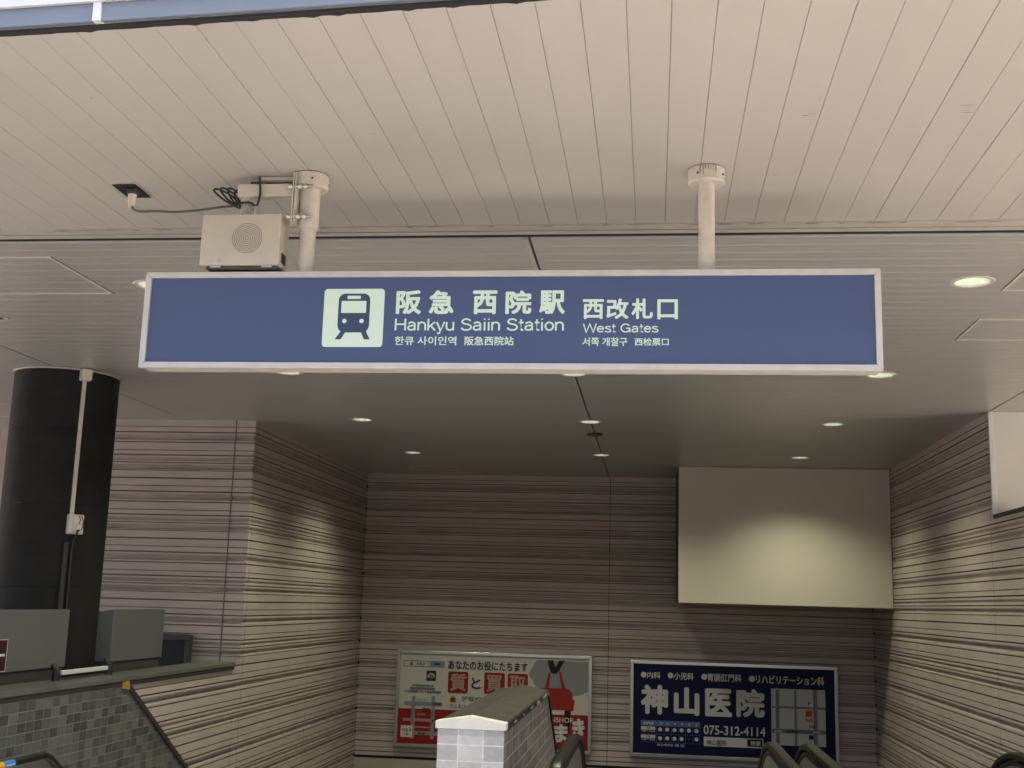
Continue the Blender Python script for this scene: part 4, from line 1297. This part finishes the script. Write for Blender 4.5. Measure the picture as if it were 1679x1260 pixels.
MB().tube(smooth_path([(-1.822, 3.755, 2.932), (-1.815, 3.75, 2.918), (-1.785, 3.74, 2.906), (-1.72, 3.73, 2.903), (-1.645, 3.72, 2.896), (-1.56, 3.72, 2.902), (-1.48, 3.715, 2.910), (-1.425, 3.71, 2.910), (-1.402, 3.70, 2.898)]), 0.0042, 8).build("cable_run", M['grey_cable'], pcb, smooth=True)
for k, (dx, dz) in enumerate(((0.0, 0.0), (0.014, 0.004), (0.030, 0.004), (0.046, -0.002))):
    bx_, bz_ = -1.402, 2.897
    tipx, tipz = -1.506+dx*1.5, 2.972+dz
    w_ = 0.010
    MB().tube(smooth_path([(bx_, 3.705+0.004*k, bz_), ((bx_*0.5+tipx*0.5)-w_, 3.71+0.004*k, (bz_+tipz)/2-0.006), (tipx-0.004, 3.712+0.004*k, tipz-0.006), (tipx+0.010, 3.714+0.004*k, tipz+0.002), ((bx_*0.45+tipx*0.55)+w_+0.006, 3.716+0.004*k, (bz_+tipz)/2+0.012), (bx_+0.003, 3.708+0.004*k, bz_+0.004)]), 0.0036, 8).build("coil_turn", M['cable'], pcb, smooth=True)
MB().tube(smooth_path([(-1.401, 3.70, 2.90), (-1.392, 3.695, 2.888), (-1.392, 3.64, 2.892), (-1.36, 3.638, 2.898), (-1.348, 3.66, 2.899), (-1.352, 3.70, 2.897), (-1.39, 3.70, 2.89)]), 0.004, 8).build("cable_tie", M['cable'], pcb, smooth=True)
MB().tube(smooth_path([(-1.336, 3.70, 2.985), (-1.34, 3.68, 2.99), (-1.325, 3.64, 2.985), (-1.318, 3.635, 2.93), (-1.322, 3.635, 2.90), (-1.327, 3.635, 2.880)]), 0.0042, 8).build("drop_lead", M['cable'], pcb, smooth=True)
MB().tube(smooth_path([(-1.336, 3.70, 2.985), (-1.36, 3.66, 2.975), (-1.345, 3.69, 2.96)]), 0.0036, 8).build("lead_stub", M['cable'], pcb, smooth=True)
MB().tube([(-1.327, 3.635, 2.882), (-1.328, 3.635, 2.868), (-1.329, 3.635, 2.846)], [0.0065, 0.0085, 0.008], 10).build("connector", M['steel'], pcb, smooth=True)

# ---------------------------------------------------------------- advertising boards on the back wall
def frame(root, x0, x1, z0, z1, yf, w=0.035):
    s = MB()
    for p in ([(x0, z1), (x1, z1), (x1-w, z1-w), (x0+w, z1-w)], [(x0, z0), (x1, z0), (x1-w, z0+w), (x0+w, z0+w)],
              [(x0, z0+.0008), (x0, z1-.0008), (x0+w-.0003, z1-w-.0008), (x0+w-.0003, z0+w+.0008)], [(x1, z0+.0008), (x1, z1-.0008), (x1-w+.0003, z1-w-.0008), (x1-w+.0003, z0+w+.0008)]):
        s.prism(p, 'Y', yf-0.018, YB-0.002)
    s.build("frame", M['alu'], root, bevel=0.003)
YF = 12.945
fx, fz, fw, fh = FRAMES[0][1:]
ad = thing("shop_poster", "red and pale advertising board with a red handbag, partly behind the tiled divider", "advertisement", (fx, YB, fz))
x0, x1, z0, z1 = fx-fw/2, fx+fw/2, fz-fh/2, fz+fh/2
frame(ad, x0, x1, z0, z1, YF)
MB().box(x0+0.02, x1-0.02, YF, YB-0.005, z0+0.02, z1-0.02).build("backing_panel", M['p_cream'], ad)
zr = sum(p[1] for p in PAWN_RED_TOP)/2
inks = ['p_red', 'p_grey', 'p_black', 'p_redlit', 'p_white', 'p_gold', 'p_road', 'p_pink', 'p_blue', 'p_green']
IM = [M[k] for k in inks]
bx0, bx1, bz0, bz1 = x0+0.034, x1-0.034, z0+0.034, z1-0.034
red_field, coat, bag, street_map, search_box, emblem, gold = MB(), MB(), MB(), MB(), MB(), MB(), MB()
flat(red_field, [(bx0, bz0), (bx1, bz0), (bx1, zr), (bx0, zr)], YF-0.0010, 0)
def clipz(p): return (min(max(p[0], bx0), bx1), min(max(p[1], bz0), bz1))
lay = {'grey': (1, 0.0014, coat), 'dark': (2, 0.0026, coat), 'red': (3, 0.0034, bag), 'white': (4, 0.0030, bag), 'yellow': (5, 0.0022, gold)}
for k, (m_, q) in enumerate(PAWN_POLY):
    mi, dy, tgt = lay[m_]
    flat(tgt, [clipz(p) for p in q], YF-dy-0.00005*k, mi)
for k, (m_, cx, cz, w_, h_) in enumerate(PAWN_RECT):
    dy = 0.0042 + 0.00012*k
    if m_ == 'red':
        sq = MB()
        rect(sq, cx, cz, w_, h_, YF-dy, 0, 0.022)
        sq.build("red_square", IM, ad, fix=False)
    elif m_ == 'outline':
        for (ax, az, aw, ah) in ((cx, cz+h_/2, w_, 0.004), (cx, cz-h_/2, w_, 0.004), (cx-w_/2, cz, 0.004, h_), (cx+w_/2, cz, 0.004, h_)):
            rect(search_box, ax, az, aw, ah, YF-dy, 2)
    elif m_ == 'blue': rect(search_box, cx, cz, w_, h_, YF-dy, 8)
    elif m_ == 'green': rect(emblem, cx, cz, w_, h_, YF-dy, 9)
    elif m_ == 'road': rect(street_map, cx, cz, w_, h_, YF-dy, 6, min(w_, h_)*0.48)
    elif m_ == 'thin': rect(street_map, cx, cz, w_, h_, YF-dy, 7)
    elif m_ == 'white': rect(street_map, cx, cz, w_, h_, YF-dy, 4)
for cx, cz, rr in ((-2.386, 0.792, 0.044), (-2.386, 0.792, 0.034)):
    for i in range(12):
        a0_, a1_ = R(15*i), R(15*(i+1))
        emblem.add([(cx+r2*math.cos(a), YF-0.0062, cz+r2*math.sin(a)) for a in (a0_, a1_) for r2 in (rr, rr-0.004)], [(0, 1, 3, 2)], 4)
for nm, mb_ in (("red_field", red_field), ("figure_print", coat), ("handbag_print", bag), ("street_map", street_map), ("search_box", search_box), ("emblem", emblem), ("gold_badge", gold)):
    mb_.build(nm, IM, ad, fix=False)
YL = YF-0.0068
for k, (body, cx, cz, w_, h_) in enumerate(PAWN_TEXT):
    mi, bold = 2, 0.016
    if k in (1, 3, 4): mi, bold = 7, 0.028
    if k in (8, 9): mi, bold = 4, 0.05
    if k == 7: mi, bold = 4, 0.016
    if k == 5: bold = 0.09
    if k == 17: mi, bold = 4, 0.0
    if k >= 10 and k != 17: bold = 0.02
    if k == 27: mi = 7
    if k == 29: mi = 0
    lt = MB()
    put_text(lt, body, cx, cz, w_, h_, YL - 0.0004*(k % 3), bold, mi)
    if k == 5:
        put_text(lt, body, cx, cz, w_-0.012, h_-0.012, YL - 0.0016, 0.012, 4)
    lt.build("lettering", IM, ad, fix=False)

fx, fz, fw, fh = FRAMES[1][1:]
fx, fw, fz, fh = 0.838, 2.150, 0.553, 0.985
ad = thing("clinic_poster", "dark blue clinic advertising board with white lettering and a street map", "advertisement", (fx, YB, fz))
x0, x1, z0, z1 = fx-fw/2, fx+fw/2, fz-fh/2, fz+fh/2
frame(ad, x0, x1, z0, z1, YF)
MB().box(x0+0.02, x1-0.02, YF, YB-0.005, z0+0.02, z1-0.02).build("backing_panel", M['p_navy'], ad)
inks = ['p_white', 'p_navy', 'p_head', 'p_map', 'p_mapped', 'p_orange', 'p_black']
IM = [M[k] for k in inks]
RM = {'head': 2, 'bar': 0, 'navy2': 1, 'map': 3, 'road': 4, 'roadthin': 4, 'orange': 5, 'orange2': 3, 'navy': 1, 'white': 0, 'line': 2, 'dash': 2}
street_map, timetable, search_box, bullets = MB(), MB(), MB(), MB()
for k, (m_, cx, cz, w_, h_) in enumerate(CLINIC_RECT):
    dy = 0.0010 + 0.00014*k
    if m_ == 'bar': rect(search_box if k == 3 else timetable, cx, cz, w_, h_, YF-dy, 0, 0.004)
    elif m_ == 'line':
        if w_ > h_: rect(timetable, cx, cz, w_, 0.003, YF-dy, 2)
        else: rect(timetable, cx, cz, 0.003, h_, YF-dy, 2)
    elif m_ in ('head', 'dash'): rect(timetable, cx, cz, w_, h_, YF-dy, RM[m_])
    elif m_ == 'navy2': rect(search_box, cx, cz, w_, h_, YF-dy, 1)
    else: rect(street_map, cx, cz, w_, h_, YF-dy, RM[m_])
for k, (m_, cx, cz, w_, h_) in enumerate(CLINIC_DOT):
    if m_ == 'o' and k < 4:
        bl = MB()
        disc(bl, cx, cz, (w_+h_)/4, (w_+h_)/4, YF-0.0060, 0)
        bl.build("bullet_print", IM, ad, fix=False)
    elif m_ == 'o': disc(timetable, cx, cz, (w_+h_)/4, (w_+h_)/4, YF-0.0060, 0)
    else: rect(street_map, cx, cz, w_*0.9, h_*0.9, YF-0.0060, 0, 0.003)
mx_, mz_ = 1.79, 0.905
flat(street_map, [(mx_-0.022, mz_-0.045), (mx_, mz_-0.03), (mx_, mz_+0.035)], YF-0.0060, 6)
flat(street_map, [(mx_+0.022, mz_-0.045), (mx_, mz_+0.035), (mx_, mz_-0.03)], YF-0.0061, 6)
for nm, mb_ in (("street_map", street_map), ("timetable", timetable), ("search_box", search_box)):
    mb_.build(nm, IM, ad, fix=False)
for k, (body, cx, cz, w_, h_) in enumerate(CLINIC_TEXT):
    mi, bold = 0, 0.022
    if 4 <= k <= 7: bold = 0.045
    if k == 8: bold = 0.020
    if k == 9: mi, bold = 6, 0.01
    if k in (18, 19): mi = 6
    if 20 <= k <= 22: bold = 0.01
    if k in (23, 24, 25, 26): mi = 6
    if k == 27: mi, bold = 5, 0.03
    lt = MB()
    put_text(lt, body, cx, cz, w_, h_, YF-0.0066 - 0.0004*(k % 3), bold, mi)
    lt.build("lettering", IM, ad, fix=False)
